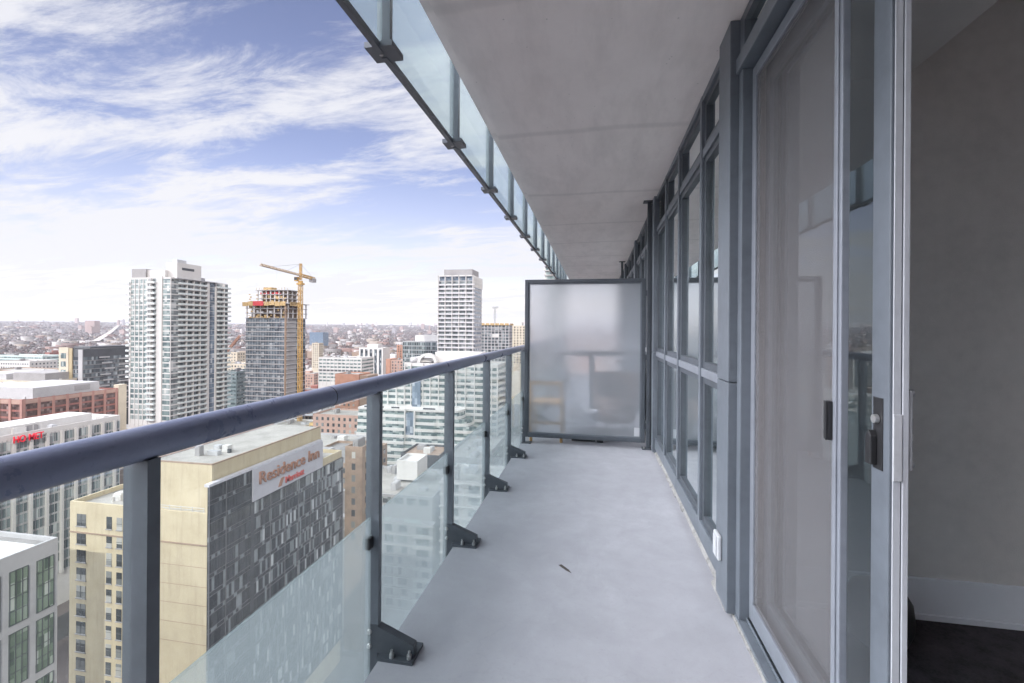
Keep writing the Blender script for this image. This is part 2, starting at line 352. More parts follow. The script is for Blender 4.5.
POSTY = [.7317 + .952*k for k in range(-6, 14)]
def railing(z0, frit_m, clear_m, label, above):
    t = thing('balcony_railing', label, 'railing', (-.87, 4, z0))
    MB().tube((-.87, -6, z0+1.071), (-.87, 14, z0+1.071), .0335, n=40).build('handrail', M_rail, t)
    for yj in (-4.2, 1.37, 7.0): MB().tube((-.87, yj, z0+1.071), (-.87, yj+.0035, z0+1.071), .0341, n=40).build('joint_ring', M_black, t)
    post = box(-.028, .028, 0, .027, -.26, 1.042).mesh('post', M_metal2)
    brk = MB()
    brk.prism([(.028, .115), (.178, .058), (.178, .012), (.028, .012)], 'Y', -.004, .030)
    brk.prism([(-.029, .12), (.028, .12), (.028, -.16), (-.029, -.10)], 'Y', -.004, -.0005)
    brk.box(.038, .185, -.032, .085, 0, .012)
    brm = brk.mesh('base_bracket', M_metal)
    bl = MB().tube((0, 0, 0), (0, -.007, 0), .011, .008, 10).mesh('bolt', M_bolt)
    bv = MB().tube((0, 0, 0), (0, 0, .016), .010, .010, 6); bv.tube((0, 0, .016), (0, 0, .030), .0055, .005, 8); bv = bv.mesh('anchor_bolt', M_bolt)
    cap = MB().box(-.06, .06, -.045, .065, -.285, -.262).mesh('post_foot_plate', M_metal2)
    capb = MB().tube((0, 0, 0), (0, 0, -.006), .010, .008, 8).mesh('bolt', M_bolt)
    gl = MB()
    zc = .545
    H = .918
    gl.box(-.005, .005, 0, H, zc, 1.03, 0); gl.box(-.005, .005, 0, H, -.27, zc, 1)
    glm = gl.mesh('glass_panel', [clear_m, frit_m])
    clip = box(-.016, .014, 0, .030, -.022, .022).mesh('glass_clip', M_black)
    chan = box(-.012, .012, 0, .925, -.29, -.262).mesh('bottom_channel', M_metal2)
    for i, y in enumerate([q+(.065 if above else 0) for q in POSTY]):
        p = inst(post, 'post', t, (-.872, y, z0)); p['_o'] = [-.872, y, z0]
        if above:
            c = inst(cap, 'post_foot_plate', p, (-.872, y, z0))
            inst(capb, 'bolt', p, (-.885, y+.01, z0-.282))
        else:
            b = inst(brm, 'base_bracket', p, (-.872, y, z0))
            for zz in (.091, .035): inst(bl, 'bolt', p, (-.879, y-.004, z0+zz))
            for xx, yy in ((.095, -.018), (.165, -.012), (.125, .060)): inst(bv, 'anchor_bolt', p, (-.872+xx, y+yy, z0+.012))
        inst(glm, 'glass_panel', t, (-.880, y+.030, z0))
        if i: inst(clip, 'glass_clip', t, (-.880, y-.031, z0+.45))
        if above: inst(chan, 'bottom_channel', t, (-.880, y+.0285, z0))
    return t
railing(0, M_frit, M_glass, 'dark blue tubular handrail on grey posts with glass panels, along the balcony floor', False)
railing(2.72, M_fritup, M_glass, 'glass railing of the balcony above, seen from below past the ceiling edge', True)

# window wall ------------------------------------------------------
ww = thing('window_wall', 'dark grey framed window wall with transoms and pilasters along the balcony', 'window wall', (.65, 3.6, 0))
def bay(ys, y_end):
    """panes between mullions; ys the mullion fronts"""
    for i, y in enumerate(ys):
        f = MB().box(.62, .68, y, y+.045, .06, 2.699); f.build('mullion', M_metal2, ww, .003)
    edges = [(a+.045, b) for a, b in zip(ys, ys[1:])] + [(ys[-1]+.045, y_end)]
    return edges
def window(y0, y1, vent=False, blind=None):
    for nm, a, b in (('lower', .17, 1.025), ('upper', 1.075, 2.325), ('top', 2.375, 2.66)):
        if nm == 'top' and vent:
            v = MB(); v.box(.672, .68, y0, y1, a, b)
            for k in range(9): v.prism([(.640, a+.01+k*.031), (.668, a+.026+k*.031), (.668, a+.030+k*.031), (.640, a+.014+k*.031)], 'Y', y0+.02, y1-.02)
            v.build('louvre_vent', M_metal, ww); continue
        f = MB(); w = .038
        f.box(.630, .675, y0, y0+w, a, b); f.box(.630, .675, y1-w, y1, a, b); f.box(.630, .675, y0+w, y1-w, a, a+w); f.box(.630, .675, y0+w, y1-w, b-w, b)
        fo = f.build('window', M_metal, ww, .002)
        box(.650, .656, y0+w, y1-w, a+w, b-w).build('pane', M_wglass, fo)
    box(.618, .68, y0, y1, 1.025, 1.075).build('transom', M_alu, ww, .003)
    box(.618, .68, y0, y1, 2.325, 2.375).build('transom', M_metal2, ww, .003)
    box(.612, .68, y0, y1, .06, .17).build('sill', M_metal2, ww, .004)
    box(.615, .68, y0, y1, 2.66, 2.699).build('head', M_metal2, ww)
def pilaster(y, w=.19):
    p = MB().box(.589, .645, y, y+w, .02, 1.063).build('pilaster', M_metal2, ww, .003)
    box(.589, .645, y, y+w, 1.067, 2.699).build('cladding_panel', M_metal2, p, .003)
for a, b in ((2.39, 2.875),): window(a, b)
for y in (2.875, 3.63, 4.30): MB().box(.612, .68, y, y+.045, .06, 2.699).build('mullion', M_metal2, ww, .003)
window(2.92, 3.63); window(3.675, 4.30); window(4.345, 4.95, vent=True)
pilaster(2.2); pilaster(4.95, .14); pilaster(5.24, .2); pilaster(7.35)
for a, b in ((5.44, 6.05), (6.095, 6.70), (6.745, 7.35), (7.54, 8.3), (8.345, 9.1), (9.145, 9.9), (10.1, 10.9), (10.945, 11.8), (11.845, 12.8)): window(a, b)
for y in (6.05, 6.70, 8.3, 9.1, 10.9, 11.8): MB().box(.612, .68, y, y+.045, .06, 2.699).build('mullion', M_metal2, ww, .003)
pilaster(9.9); pilaster(12.8)
# behind the camera the wall goes on beside the opening
box(.62, .70, -1.3, -1.2, .03, 2.699).build('jamb', M_metal2, ww)
window(-2.3, -1.3); window(-3.6, -2.3); pilaster(-3.8)
box(.612, .70, -1.2, 2.2, 2.45, 2.52).build('door_header', M_metal2, ww, .004)
ft = MB(); ft.box(.63, .70, -1.2, 2.2, 2.66, 2.699); ft.box(.63, .70, 2.14, 2.2, 2.52, 2.66)
ft.build('head', M_metal2, ww)
box(.655, .661, -1.2, 2.14, 2.52, 2.66).build('pane', M_wglass, ww)
box(.625, .69, 2.145, 2.198, .03, 2.45).build('jamb', M_metal2, ww, .003)
ts = MB(); ts.box(.622, .76, -1.2, 2.198, .004, .03); ts.box(.655, .661, -1.2, 2.145, .03, .045); ts.box(.705, .711, -1.2, 2.145, .03, .045)
ts.build('door_track', M_metal2, ww, .002)
# rough mortar line at the foot of the wall
mo = MB()
y = -3.0
rr = random.Random(3)
while y < 13:
    l = rr.uniform(.03, .22); d = rr.uniform(.001, .013)
    x1 = .622 if not (2.2 < y < 2.4) else .60
    e_ = .04 if y > 2.2 else .001; h_ = .06 if y > 2.2 else .016
    mo.add([(x1-d, y, .001), (x1-d*rr.uniform(.6, 1.2), y+l, .001), (x1+e_, y+l, .001), (x1+e_, y, .001), (x1-d*.4, y, .012), (x1-d*.4, y+l, .014), (x1+e_, y+l, h_), (x1+e_, y, h_)],
           [(0,1,5,4), (4,5,6,7), (0,4,7,3), (1,2,6,5)])
    y += l
mo.build('mortar_bed', M_caulk, ww)
tag(ww)
# outdoor socket on the pilaster
so = thing('electrical_outlet', 'white weatherproof outlet box low on the grey pilaster', 'outlet', (.58, 2.355, .22))
box(.570, .5885, 2.28, 2.37, .215, .33).build('cover', M_wplast, so, .006)
box(.564, .570, 2.30, 2.35, .225, .32).build('flap', M_wplast, so, .004)

# sliding screen and door -----------------------------------------
sd = thing('screen_door', 'sliding insect screen in slim grey frame in front of the glass door', 'screen door', (.67, 1.8, .045))
f = MB(); f.box(.665, .685, 1.40, 1.447, .05, 2.44); f.box(.660, .665, 1.415, 1.432, .05, 2.44)
f.box(.665, .685, 2.10, 2.143, .05, 2.44); f.box(.665, .685, 1.447, 2.10, .05, .13); f.box(.665, .685, 1.447, 2.10, 2.39, 2.44)
f.build('frame', M_alu, sd, .003)
box(.672, .674, 1.447, 2.10, .13, 2.39).build('mesh', M_mesh, sd)
h = MB(); h.box(.650, .664, 1.436, 1.462, .99, 1.10); h.box(.644, .650, 1.436, 1.441, .99, 1.10); h.build('pull', M_black, sd, .002)
gd = thing('sliding_door', 'grey framed glass sliding door standing half open beside the dark room', 'door', (.735, 1.75, .045))
f = MB(); f.box(.718, .7185+.036, 1.283, 1.357, .05, 2.44); f.box(.718, .754, 2.09, 2.14, .05, 2.44); f.box(.718, .754, 1.357, 2.09, .05, .15); f.box(.718, .754, 1.357, 2.09, 2.36, 2.44)
f.build('frame', M_metal2, gd, .003)
box(.733, .739, 1.357, 2.09, .15, 2.36).build('pane', M_wglass, gd)
e = MB(); e.box(.725, .742, 1.2795, 1.2828, .05, 2.44); e.box(.745, .758, 1.277, 1.2828, .05, 2.44); e.build('edge_strip', mat('edge_aluminium', (.50, .51, .55), .35, .1, .06, 3), gd, .001)
box(.724, .743, 1.275, 1.2793, .93, 1.095).build('latch_plate', M_wplast, gd, .001)
h = MB(); h.box(.7155, .7178, 1.305, 1.345, .945, 1.13); ho = h.build('outer_handle', M_black, gd, .001)
h = MB(); h.prism([(1.326, 1.03), (1.336, 1.045), (1.350, 1.03), (1.352, .955), (1.326, .955)], 'X', .700, .715); h.build('grip', M_black, ho, .002)
h = MB().tube((.714, 1.325, 1.075), (.705, 1.325, 1.075), .012, .011, 16); h.build('key_cylinder', M_bolt, ho)
h = MB(); h.box(.7585, .772, 1.284, 1.330, .955, 1.155)
h.tube((.765, 1.309, .965), (.785, 1.309, .965), .010, .009, 12); h.tube((.765, 1.309, 1.145), (.785, 1.309, 1.145), .010, .009, 12)
C_lock = mat('lock_grey', (.22, .22, .23), .4, 0, .1, 8)
ih = h.build('inner_handle', M_wplast, gd, .004)
h = MB(); h.box(.7722, .776, 1.290, 1.298, 1.045, 1.085); h.box(.7722, .776, 1.290, 1.298, 1.0, 1.03); h.build('latch_lever', C_lock, ih, .002)

# the room behind -------------------------------------------------
tag(box(.765, 5.0, -2.0, 2.376, -.22, -.001).build('room_floor', M_carpet), kind='structure')
tag(box(.76, 5.0, 2.378, 2.47, 0, 2.95).build('room_back_wall', M_paper), kind='structure')
bw = MB(); bw.box(5.0, 5.1, -2.1, 2.47, 0, 2.95); bw.box(.76, 5.0, -2.1, -2.0, 0, 2.95)
tag(bw.build('room_side_wall', M_paper), kind='structure')
tag(box(.70, 5.1, -2.1, 13, 2.95, 3.0).build('room_ceiling', M_room), kind='structure')
tag(box(.76, 1.39, -2.0, 2.376, 2.472, 2.949).build('room_bulkhead', M_room), kind='structure')
bb = MB(); bb.box(.76, 5, 2.362, 2.377, .025, .185); bb.box(.76, 5, 2.352, 2.377, 0, .026)
tag(bb.build('baseboard', M_base, None, .003), kind='structure')
pf = MB().lathe((1.165, 2.15, 0), [(.0, .02), (.07, .0), (.10, .03), (.118, .08), (.122, .13), (.115, .19), (.09, .235), (.04, .255), (0, .26)], 32)
po = tag(pf.build('floor_pouf', M_black), 'round black pouf on the dark carpet against the baseboard', 'pouf')
# the next rooms: dim shells with blinds
sh = MB(); sh.box(.70, 5, 2.47, 13, -.05, 0); sh.box(5, 5.1, 2.47, 13, 0, 2.95); sh.box(.70, 5, 12.95, 13, 0, 2.95); sh.box(.70, 5, 5.02, 5.12, 0, 2.95)
tag(sh.build('neighbouring_room_wall', M_room), kind='structure')
for k, (a, b, zb, lab) in enumerate(((2.93, 3.62, 1.25, 'pale roller blind half down behind the second window from the door'), (4.35, 4.94, .5, 'pale roller blind behind the window below the louvre vent'), (6.1, 6.7, 1.0, 'pale roller blind behind a window of the neighbouring flat'))):
    bl = MB().box(.715, .718, a, b, zb, 2.60); bl.tube((.728, a, 2.61), (.728, b, 2.61), .022, n=12); bl.box(.710, .722, a, b, zb-.03, zb)
    tag(bl.build('roller_blind', M_blind), lab, 'blind')
# our tower above, below and behind
tw = MB(); tw.box(.70, 22, -9, 14, 3.0, 16); tw.box(.78, 22, -9, 14, -85, -.23); tw.box(.70, 22, -9, -2.2, -.2, 2.95); tw.box(5.2, 22, -2.2, 14, -.2, 2.98)
tag(tw.build('host_tower', mat('tower_wall', (.30, .31, .33), .6, 0, .1, .3)), 'grey apartment tower that carries this balcony', 'tower')

# privacy screen between the two flats ----------------------------
def privacy_screen(Y, label, sticker):
    t = thing('privacy_screen', label, 'privacy screen', (-.13, Y, 0))
    f = MB(); x0, x1, z0, z1, w = -.800, .530, .070, 1.862, .042
    f.box(x0, x0+w, Y-.02, Y+.02, z0, z1); f.box(x1-w, x1, Y-.02, Y+.02, z0, z1); f.box(x0+w, x1-w, Y-.02, Y+.02, z0, z0+w); f.box(x0+w, x1-w, Y-.02, Y+.02, z1-w, z1)
    f.build('frame', M_metal, t, .004)
    g = MB(); a, b, c, d, u = x0+w, x1-w, z0+w, z1-w, .014
    g.box(a, a+u, Y-.012, Y+.012, c, d); g.box(b-u, b, Y-.012, Y+.012, c, d); g.box(a+u, b-u, Y-.012, Y+.012, c, c+u); g.box(a+u, b-u, Y-.012, Y+.012, d-u, d)
    g.build('glazing_bead', M_metal2, t)
    box(a+u-.003, b-u+.003, Y-.004, Y+.004, c+u-.003, d-u+.003).build('frosted_pane', M_frost, t)
    box(-.815, -.785, Y-.022, Y-.006, 0, .14).build('foot', M_metal, t, .002)
    box(-.83, -.72, Y-.05, Y+.05, 0, .010).build('foot_plate', M_metal, t, .002)
    p = MB().box(.545, .585, Y-.022, Y+.022, .012, 2.690).build('post', M_metal, t, .003)
    q = MB(); q.box(.50, .60, Y-.05, Y+.05, 2.690, 2.699); q.box(.50, .60, Y-.05, Y+.05, .0005, .012); q.build('post_plate', M_metal, p)
    for zz in (.028,): MB().tube((.52, Y-.03, .010), (.52, Y-.03, zz), .010, .008, 8).build('bolt', M_bolt, p)
    k = MB()
    for zz in (.25, 1.0, 1.7): k.box(.530, .546, Y-.012, Y+.012, zz-.03, zz+.03)
    k.build('fixing_clip', M_metal, t)
    if sticker: box(.418, .480, Y-.0085, Y-.0045, .135, .228).build('sticker', M_wplast, t)
privacy_screen(5.15, 'frosted glass privacy screen in a dark frame across the end of the balcony', True)
pp = thing('divider_pole', 'thin dark pole from floor to ceiling far beyond the privacy screen', 'pole', (.52, 9.6, 0))
box(.50, .54, 9.58, 9.62, .01, 2.688).build('shaft', M_metal, pp); box(.46, .58, 9.55, 9.65, 2.688, 2.699).build('ceiling_plate', M_metal, pp); box(.46, .58, 9.55, 9.65, .001, .01).build('floor_plate', M_metal, pp)

# the neighbour's things behind the frosted glass
ch = thing('wooden_chair', 'pale wooden chair with open frame back behind the frosted screen', 'chair', (-.56, 5.4, 0))
for x in (-.735, -.385):
    MB().tube((x, 5.24, 0), (x, 5.24, .69), .017, .015, 10).build('leg', M_wood, ch)
    MB().tube((x, 5.62, 0), (x, 5.62, .42), .017, .015, 10).build('leg', M_wood, ch)
box(-.75, -.37, 5.225, 5.25, .655, .70).build('backrest', M_wood, ch, .004)
box(-.735, -.385, 5.23, 5.25, .20, .235).build('stretcher', M_wood, ch, .003)
box(-.75, -.37, 5.23, 5.64, .42, .45).build('seat', M_wood, ch, .006)
bt = thing('bar_table', 'round dark topped bar table behind the frosted screen', 'table', (-.05, 5.9, 0))
MB().lathe((-.05, 5.85, .985), [(0, 0), (.40, 0), (.42, .012), (.42, .03), (.40, .04), (0, .04)], 40).build('table_top', M_black, bt)
MB().tube((-.05, 5.85, .03), (-.05, 5.85, .985), .035, n=16).build('pedestal', M_metal, bt)
MB().lathe((-.05, 5.85, 0), [(0, 0), (.28, 0), (.28, .012), (.06, .035), (0, .04)], 32).build('base', M_black, bt)
gs = thing('plant_stand', 'low black plant stand whose feet show under the frosted screen', 'stand', (-.13, 5.33, 0))
MB().tube((-.27, 5.33, .03), (-.0, 5.33, .03), .022, n=12).build('foot', M_black, gs)
MB().tube((.02, 5.33, .012), (.09, 5.33, .012), .012, n=10).build('foot', M_black, gs)
MB().lathe((-.13, 5.42, .052), [(0, 0), (.13, 0), (.17, .30), (.155, .30), (.14, .27), (0, .27)], 28).build('pot', M_wplast, gs)
tc = thing('tub_chair', 'brown rounded tub chair behind the frosted screen', 'chair', (.30, 6.0, 0))
MB().lathe((.26, 6.0, .10), [(0, 0), (.22, .02), (.27, .16), (.28, .33), (.26, .36), (.20, .33), (0, .32)], 30).build('seat', M_brown, tc)
bk = MB()
for k in range(15):
    a0, a1 = R(-20 + k*15), R(-20 + (k+1)*15)
    bk.add([(.26+.27*math.cos(a0), 6+.27*math.sin(a0), .42), (.26+.27*math.cos(a1), 6+.27*math.sin(a1), .42), (.26+.29*math.cos(a1), 6+.29*math.sin(a1), .74), (.26+.29*math.cos(a0), 6+.29*math.sin(a0), .74),
            (.26+.22*math.cos(a0), 6+.22*math.sin(a0), .42), (.26+.22*math.cos(a1), 6+.22*math.sin(a1), .42), (.26+.25*math.cos(a1), 6+.25*math.sin(a1), .74), (.26+.25*math.cos(a0), 6+.25*math.sin(a0), .74)],
           [(0,1,2,3), (7,6,5,4), (3,2,6,7), (0,4,5,1), (0,3,7,4), (1,5,6,2)])
bk.build('backrest', M_brown, tc)
for k in range(4): MB().tube((.26+.17*math.cos(k*1.571+.785), 6+.17*math.sin(k*1.571+.785), 0), (.26+.15*math.cos(k*1.571+.785), 6+.15*math.sin(k*1.571+.785), .13), .014, .018, 8).build('leg', M_black, tc)
# a chip of dirt on the floor
le = MB().add([(-.195, 2.512, .002), (-.178, 2.515, .006), (-.135, 2.468, .005), (-.118, 2.440, .002), (-.150, 2.462, .002), (-.178, 2.492, .002)], [(0, 5, 4, 3, 2, 1)])
tag(le.build('dry_leaf', mat('dry_leaf', (.07, .06, .055), .9)), 'small dark dry leaf lying on the bare balcony floor', 'leaf')

# ================================================================== THE CITY
GZ = -85.0
C_conc = mat('city_pale_concrete', (.45, .44, .44), .8, 0, .06, .12)
C_white = mat('city_white_paint', (.50, .495, .49), .7, 0, .05, .15)
C_grey = mat('city_grey_concrete', (.27, .265, .27), .85, 0, .10, .12)
C_lgrey = mat('city_light_grey', (.37, .37, .385), .8, 0, .07, .12)
C_dark = mat('city_dark_cladding', (.06, .065, .075), .5, 0, .15, .2)
C_cream = mat('city_cream_render', (.47, .42, .34), .85, 0, .08, .15)
def mat_beige():
    m = NT('city_beige_brick'); v = m.n('ShaderNodeNewGeometry').outputs['Position']
    mp = m.n('ShaderNodeMapping'); mp.inputs['Scale'].default_value = (1.4, 1.4, .09); m.l(v, mp.inputs[0])
    st = m.noise(1.0, 7, .68, mp.outputs[0], .2); bl = m.noise(.22, 6, .65, v); fn = m.noise(2.6, 5, .7, v)
    c = m.ramp(bl, [(.3, (.41, .355, .255)), (.5, (.46, .40, .29)), (.7, (.50, .44, .325))])
    c = m.mix(m.ramp(st, [(.50, (0, 0, 0)), (.72, (.5, .5, .5))]), c, (.31, .265, .20))
    c = m.mix(m.ramp(fn, [(.55, (0, 0, 0)), (.75, (.35, .35, .35))]), c, (.34, .29, .215))
    return m.end(m.bsdf(c, .9, 0, fn, .3, .05, .2))
C_beige = mat_beige()
C_brick = mat('city_red_brick', (.24, .10, .085), .9, 0, .15, .3)
C_brown = mat('city_brown_brick', (.27, .20, .155), .9, 0, .15, .4)
C_pink = mat('city_pink_brick', (.37, .25, .21), .9, 0, .08, .3)
C_orange = mat('city_orange_brick', (.36, .20, .145), .9, 0, .10, .3)
C_yellow = mat('crane_yellow', (.45, .28, .09), .6, 0, .15, .5)
C_form = mat('formwork_timber', (.42, .30, .15), .8, 0, .25, 1.2)
C_red = mat('red_tarpaulin', (.45, .05, .06), .7, 0, .15, 1)
C_roof = mat('gravel_roof', (.30, .29, .275), .95, 0, .14, .25)
C_roofd = mat('dark_roof', (.20, .195, .195), .95, 0, .2, .25)
C_roofw = mat('white_membrane_roof', (.55, .55, .55), .9, 0, .10, .2)
C_steel = mat('galvanised_steel', (.45, .46, .48), .5, .3, .12, 1)
C_gl = mat_panes('panes_teal', [(0, (.07, .10, .11)), (.4, (.12, .165, .17)), (.7, (.20, .25, .25)), (.9, (.30, .34, .34)), (1, (.44, .46, .45))], 1.6, 3.0)
C_gld = mat_panes('panes_dark', [(0, (.03, .035, .045)), (.5, (.07, .085, .10)), (.8, (.13, .16, .18)), (1, (.35, .38, .40))], 1.5, 3.2)
C_glb = mat_panes('panes_blue', [(0, (.09, .12, .16)), (.5, (.14, .18, .235)), (.8, (.21, .26, .32)), (1, (.42, .45, .49))], 1.4, 3.0)
C_glg = mat_panes('panes_green', [(0, (.06, .09, .07)), (.4, (.13, .18, .13)), (.75, (.22, .28, .22)), (1, (.42, .46, .42))], .7, 1.9)
C_win = mat_panes('window_single', [(0, (.03, .035, .04)), (.55, (.08, .09, .10)), (.8, (.20, .21, .21)), (1, (.45, .45, .43))], 2.9, 3.1)
C_rail = mat('balcony_guard_glass', (.50, .56, .57), .15, 0, .10, .3)

class Bld:
    def __init__(s, name, label, X0, X1, Y0, Y1, zt, wall, zb=GZ, roof=None, group=None, cat='building', par=.9):
        s.X0, s.X1, s.Y0, s.Y1, s.zt, s.zb = X0, X1, Y0, Y1, zt, zb
        s.t = thing(name, label, cat, ((X0+X1)/2, (Y0+Y1)/2, zb), group)
        m = MB().box(X0, X1, Y0, Y1, zb, zt-par)
        s.wall = m.build('wall', wall, s.t)
        if par:
            w = .35; p = MB()
            p.box(X0, X1, Y0, Y0+w, zt-par, zt); p.box(X0, X1, Y1-w, Y1, zt-par, zt); p.box(X0, X0+w, Y0+w, Y1-w, zt-par, zt); p.box(X1-w, X1, Y0+w, Y1-w, zt-par, zt)
            p.build('parapet', wall, s.t)
        box(X0+.36, X1-.36, Y0+.36, Y1-.36, zt-par, zt-par+.06).build('roof', roof or C_roof, s.t)
    def add(s, name, m, mb): return mb.build(name, m, s.t)
    def boxp(s, name, m, *a): return box(*a).build(name, m, s.t)
    def units(s, n, seed=0, m=None, hmax=2.6):
        r = random.Random(seed)
        for _ in range(n):
            w, d, h = r.uniform(1.2, 3.6), r.uniform(1.2, 4.5), r.uniform(.8, hmax)
            if s.X1-s.X0 < w+3 or s.Y1-s.Y0 < d+3: continue
            x = r.uniform(s.X0+1, s.X1-1-w); y = r.uniform(s.Y0+1, s.Y1-1-d); z = s.zt-.84
            u = MB().box(x, x+w, y, y+d, z, z+h); u.box(x+.2, x+w-.2, y+.2, y+d-.2, z+h, z+h+.18)
            if r.random() < .5: u.tube((x+w*.5, y-.6, z), (x+w*.5, y-.6, z+h*.8), .18, n=8)
            s.add('rooftop_unit', m or r.choice([C_steel, C_lgrey, C_white, C_grey]), u)
    def ribbon(s, m, fh, z0, z1, sill=.9, hgt=1.7, faces='SE', mx=.4, pro=.05, slab=None, slab_out=.25, slab_h=.35, skip=()):
        """a window band per storey, and if wanted a projecting slab edge under it"""
        n = int((z1-z0)/fh)
        ms = {}
        if 'S' in faces: ms['S'] = box(s.X0+mx, s.X1-mx, s.Y0-pro, s.Y0-.002, 0, hgt).mesh('window_band', m)
        if 'E' in faces: ms['E'] = box(s.X1+.002, s.X1+pro, s.Y0+mx, s.Y1-mx, 0, hgt).mesh('window_band', m)
        sl = None
        if slab:
            q = MB()
            o = slab_out
            if 'S' in faces: q.box(s.X0-o*.5, s.X1+o, s.Y0-o, s.Y0-.001, 0, slab_h)
            if 'E' in faces: q.box(s.X1+.001, s.X1+o, s.Y0, s.Y1+o*.5, 0, slab_h)
            sl = q.mesh('floor_slab', slab)
        for i in range(n):
            z = z1-(i+1)*fh
            for k in ms.values(): inst(k, 'window_band', s.t, (0, 0, z+sill)); 
            if sl: inst(sl, 'floor_slab', s.t, (0, 0, z))
    def punched(s, m, fh, z0, z1, w=1.3, h=1.6, pitch=3.0, faces='SE', mx=1.2, limit=100, sill=.9, frame=None):
        n = int((z1-z0)/fh); pos = []
        meS = box(0, w, -.06, -.002, 0, h).mesh('window', m); meE = box(.002, .06, 0, w, 0, h).mesh('window', m)
        for i in range(n):
            z = z1-(i+1)*fh+sill
            if 'S' in faces:
                k = max(1, int((s.X1-s.X0-2*mx)/pitch)); st = (s.X1-s.X0-2*mx)/k
                for j in range(k): pos.append((meS, (s.X1-mx-(j+.5)*st-w/2, s.Y0, z)))
            if 'E' in faces:
                k = max(1, int((s.Y1-s.Y0-2*mx)/pitch)); st = (s.Y1-s.Y0-2*mx)/k
                for j in range(k): pos.append((meE, (s.X1, s.Y0+mx+(j+.5)*st-w/2, z)))
        for me, p in pos[:limit]: inst(me, 'window', s.t, p)
        if len(pos) > limit:
            q = MB()
            for me, p in pos[limit:]:
                q.add([Vector(v.co)+Vector(p) for v in me.vertices], [tuple(f.vertices) for f in me.polygons])
            tag(q.build('remaining_windows', m, s.t), kind='stuff')

# ---- 1 the white condominium tower ---------------------------------
X0, X1, Y0, Y1 = -260.4, -232.6, 214.3, 254.1
b = Bld('condominium_tower', 'white condominium tower with stacked balconies, tallest at left of the crane', X0, X1, Y0, Y1, 28.8, C_white, cat='tower')
fh = 2.95; nf = 27
sw = box(X0+1.2, X0+12.5, Y0-.06, Y0-.002, 0, 2.15).mesh('window_band', C_gl)
sw2 = box(X1-5.2, X1-.3, Y0-.06, Y0-.002, 0, 2.3).mesh('window_band', C_gl)
C_gm = mat_panes('panes_mid', [(0, (.08, .09, .10)), (.4, (.15, .175, .185)), (.75, (.24, .27, .28)), (1, (.42, .44, .45))], 1.5, 2.95)
ew = box(X1+.002, X1+.06, Y0+.3, Y0+22.5, 0, 2.3).mesh('window_band', C_gm)
ew2 = box(X1+.002, X1+.10, Y0+25.0, Y0+29.5, 0, 2.7).mesh('window_band', C_glb)
def balc(x0, x1, y0, y1, face, fins):
    q = MB(); q.box(x0, x1, y0, y1, 0, .3, 0)
    g = .08
    if face == 'S': q.box(x0, x1, y0, y0+g, .22, 1.15, 1); q.box(x0, x0+g, y0+g, y1, .22, 1.15, 1); q.box(x1-g, x1, y0+g, y1, .22, 1.15, 1)
    else: q.box(x1-g, x1, y0, y1, .22, 1.15, 1); q.box(x0, x1-g, y0, y0+g, .22, 1.15, 1); q.box(x0, x1-g, y1-g, y1, .22, 1.15, 1)
    for f in fins:
        if face == 'S': q.box(f-.1, f+.1, y0+.1, y1, .22, 2.95, 0)
        else: q.box(x0, x1-.1, f-.1, f+.1, .22, 2.95, 0)
    return q.mesh('balcony', [C_white, C_rail])
mbS = balc(X0+13.2, X0+18.6, Y0-1.7, Y0-.001, 'S', [X0+15.9])
mbE = balc(X1+.001, X1+1.7, Y0+4.5, Y0+22.6, 'E', [Y0+9, Y0+13.5, Y0+18])
mbN = balc(X1+.001, X1+1.9, Y0+31, Y1+.8, 'E', [Y0+35.5])
mbW = balc(X0-1.2, X0+1.0, Y0-1.0, Y0-.001, 'S', [])
dk = box(X0+13.2, X0+18.6, Y0-.03, Y0-.003, .2, 2.6).mesh('window_band', C_gm)
dkN = box(X1+.003, X1+.03, Y0+31, Y1, .2, 2.6).mesh('window_band', C_gm)
for i in range(nf):
    z = 28.2-(i+1)*fh
    for me in (sw, sw2, ew, ew2, dk, dkN): inst(me, 'window_band', b.t, (0, 0, z+.35))
    inst(mbS, 'balcony', b.t, (0, 0, z)); inst(mbE, 'balcony', b.t, (0, 0, z)); inst(mbN, 'balcony', b.t, (0, 0, z))
    if i < 19: inst(mbW, 'balcony', b.t, (0, 0, z))
mu = MB()
for x in (X0+1.1, X0+4.0, X0+6.8, X0+9.6, X0+12.6): mu.box(x-.22, x+.22, Y0-.22, Y0-.003, -55, 27.9)
mu.box(X0+18.8, X1-5.4, Y0-.5, Y0-.003, -60, 29.6); b.add('facade_pier', C_white, mu)
b.boxp('facade_pier', C_white, X1+.002, X1+1.3, Y0+22.8, Y0+24.6, -60, 28.9)
b.boxp('facade_pier', C_white, X1+.002, X1+.7, Y0+29.7, Y0+30.6, -60, 28.9)
b.boxp('canopy', C_steel, X1+.01, X1+2.0, Y0+2, Y0+31, 28.3, 28.7)
b.boxp('penthouse', C_white, -256, X1-6, Y0+2, Y0+14, 28.9, 33.2)
b.boxp('mechanical_screen', C_grey, -260.0, -250.5, Y0+1.0, Y0+12, 28.95, 33.8)
ph = b.boxp('penthouse', C_white, -239.8, -227.6-5.2, Y0+4, Y0+20, 28.9, 37.6)
q = MB().box(-232.78, -232.7, Y0+7, Y0+15, 33.6, 35.0); q.build('window_band', C_dark, ph)
b.boxp('rooftop_unit', C_steel, -238, -235, Y0+6, Y0+12, 37.6, 39.6)
b.boxp('penthouse', C_lgrey, -250, -240, Y0+14, Y0+30, 28.9, 31.5)

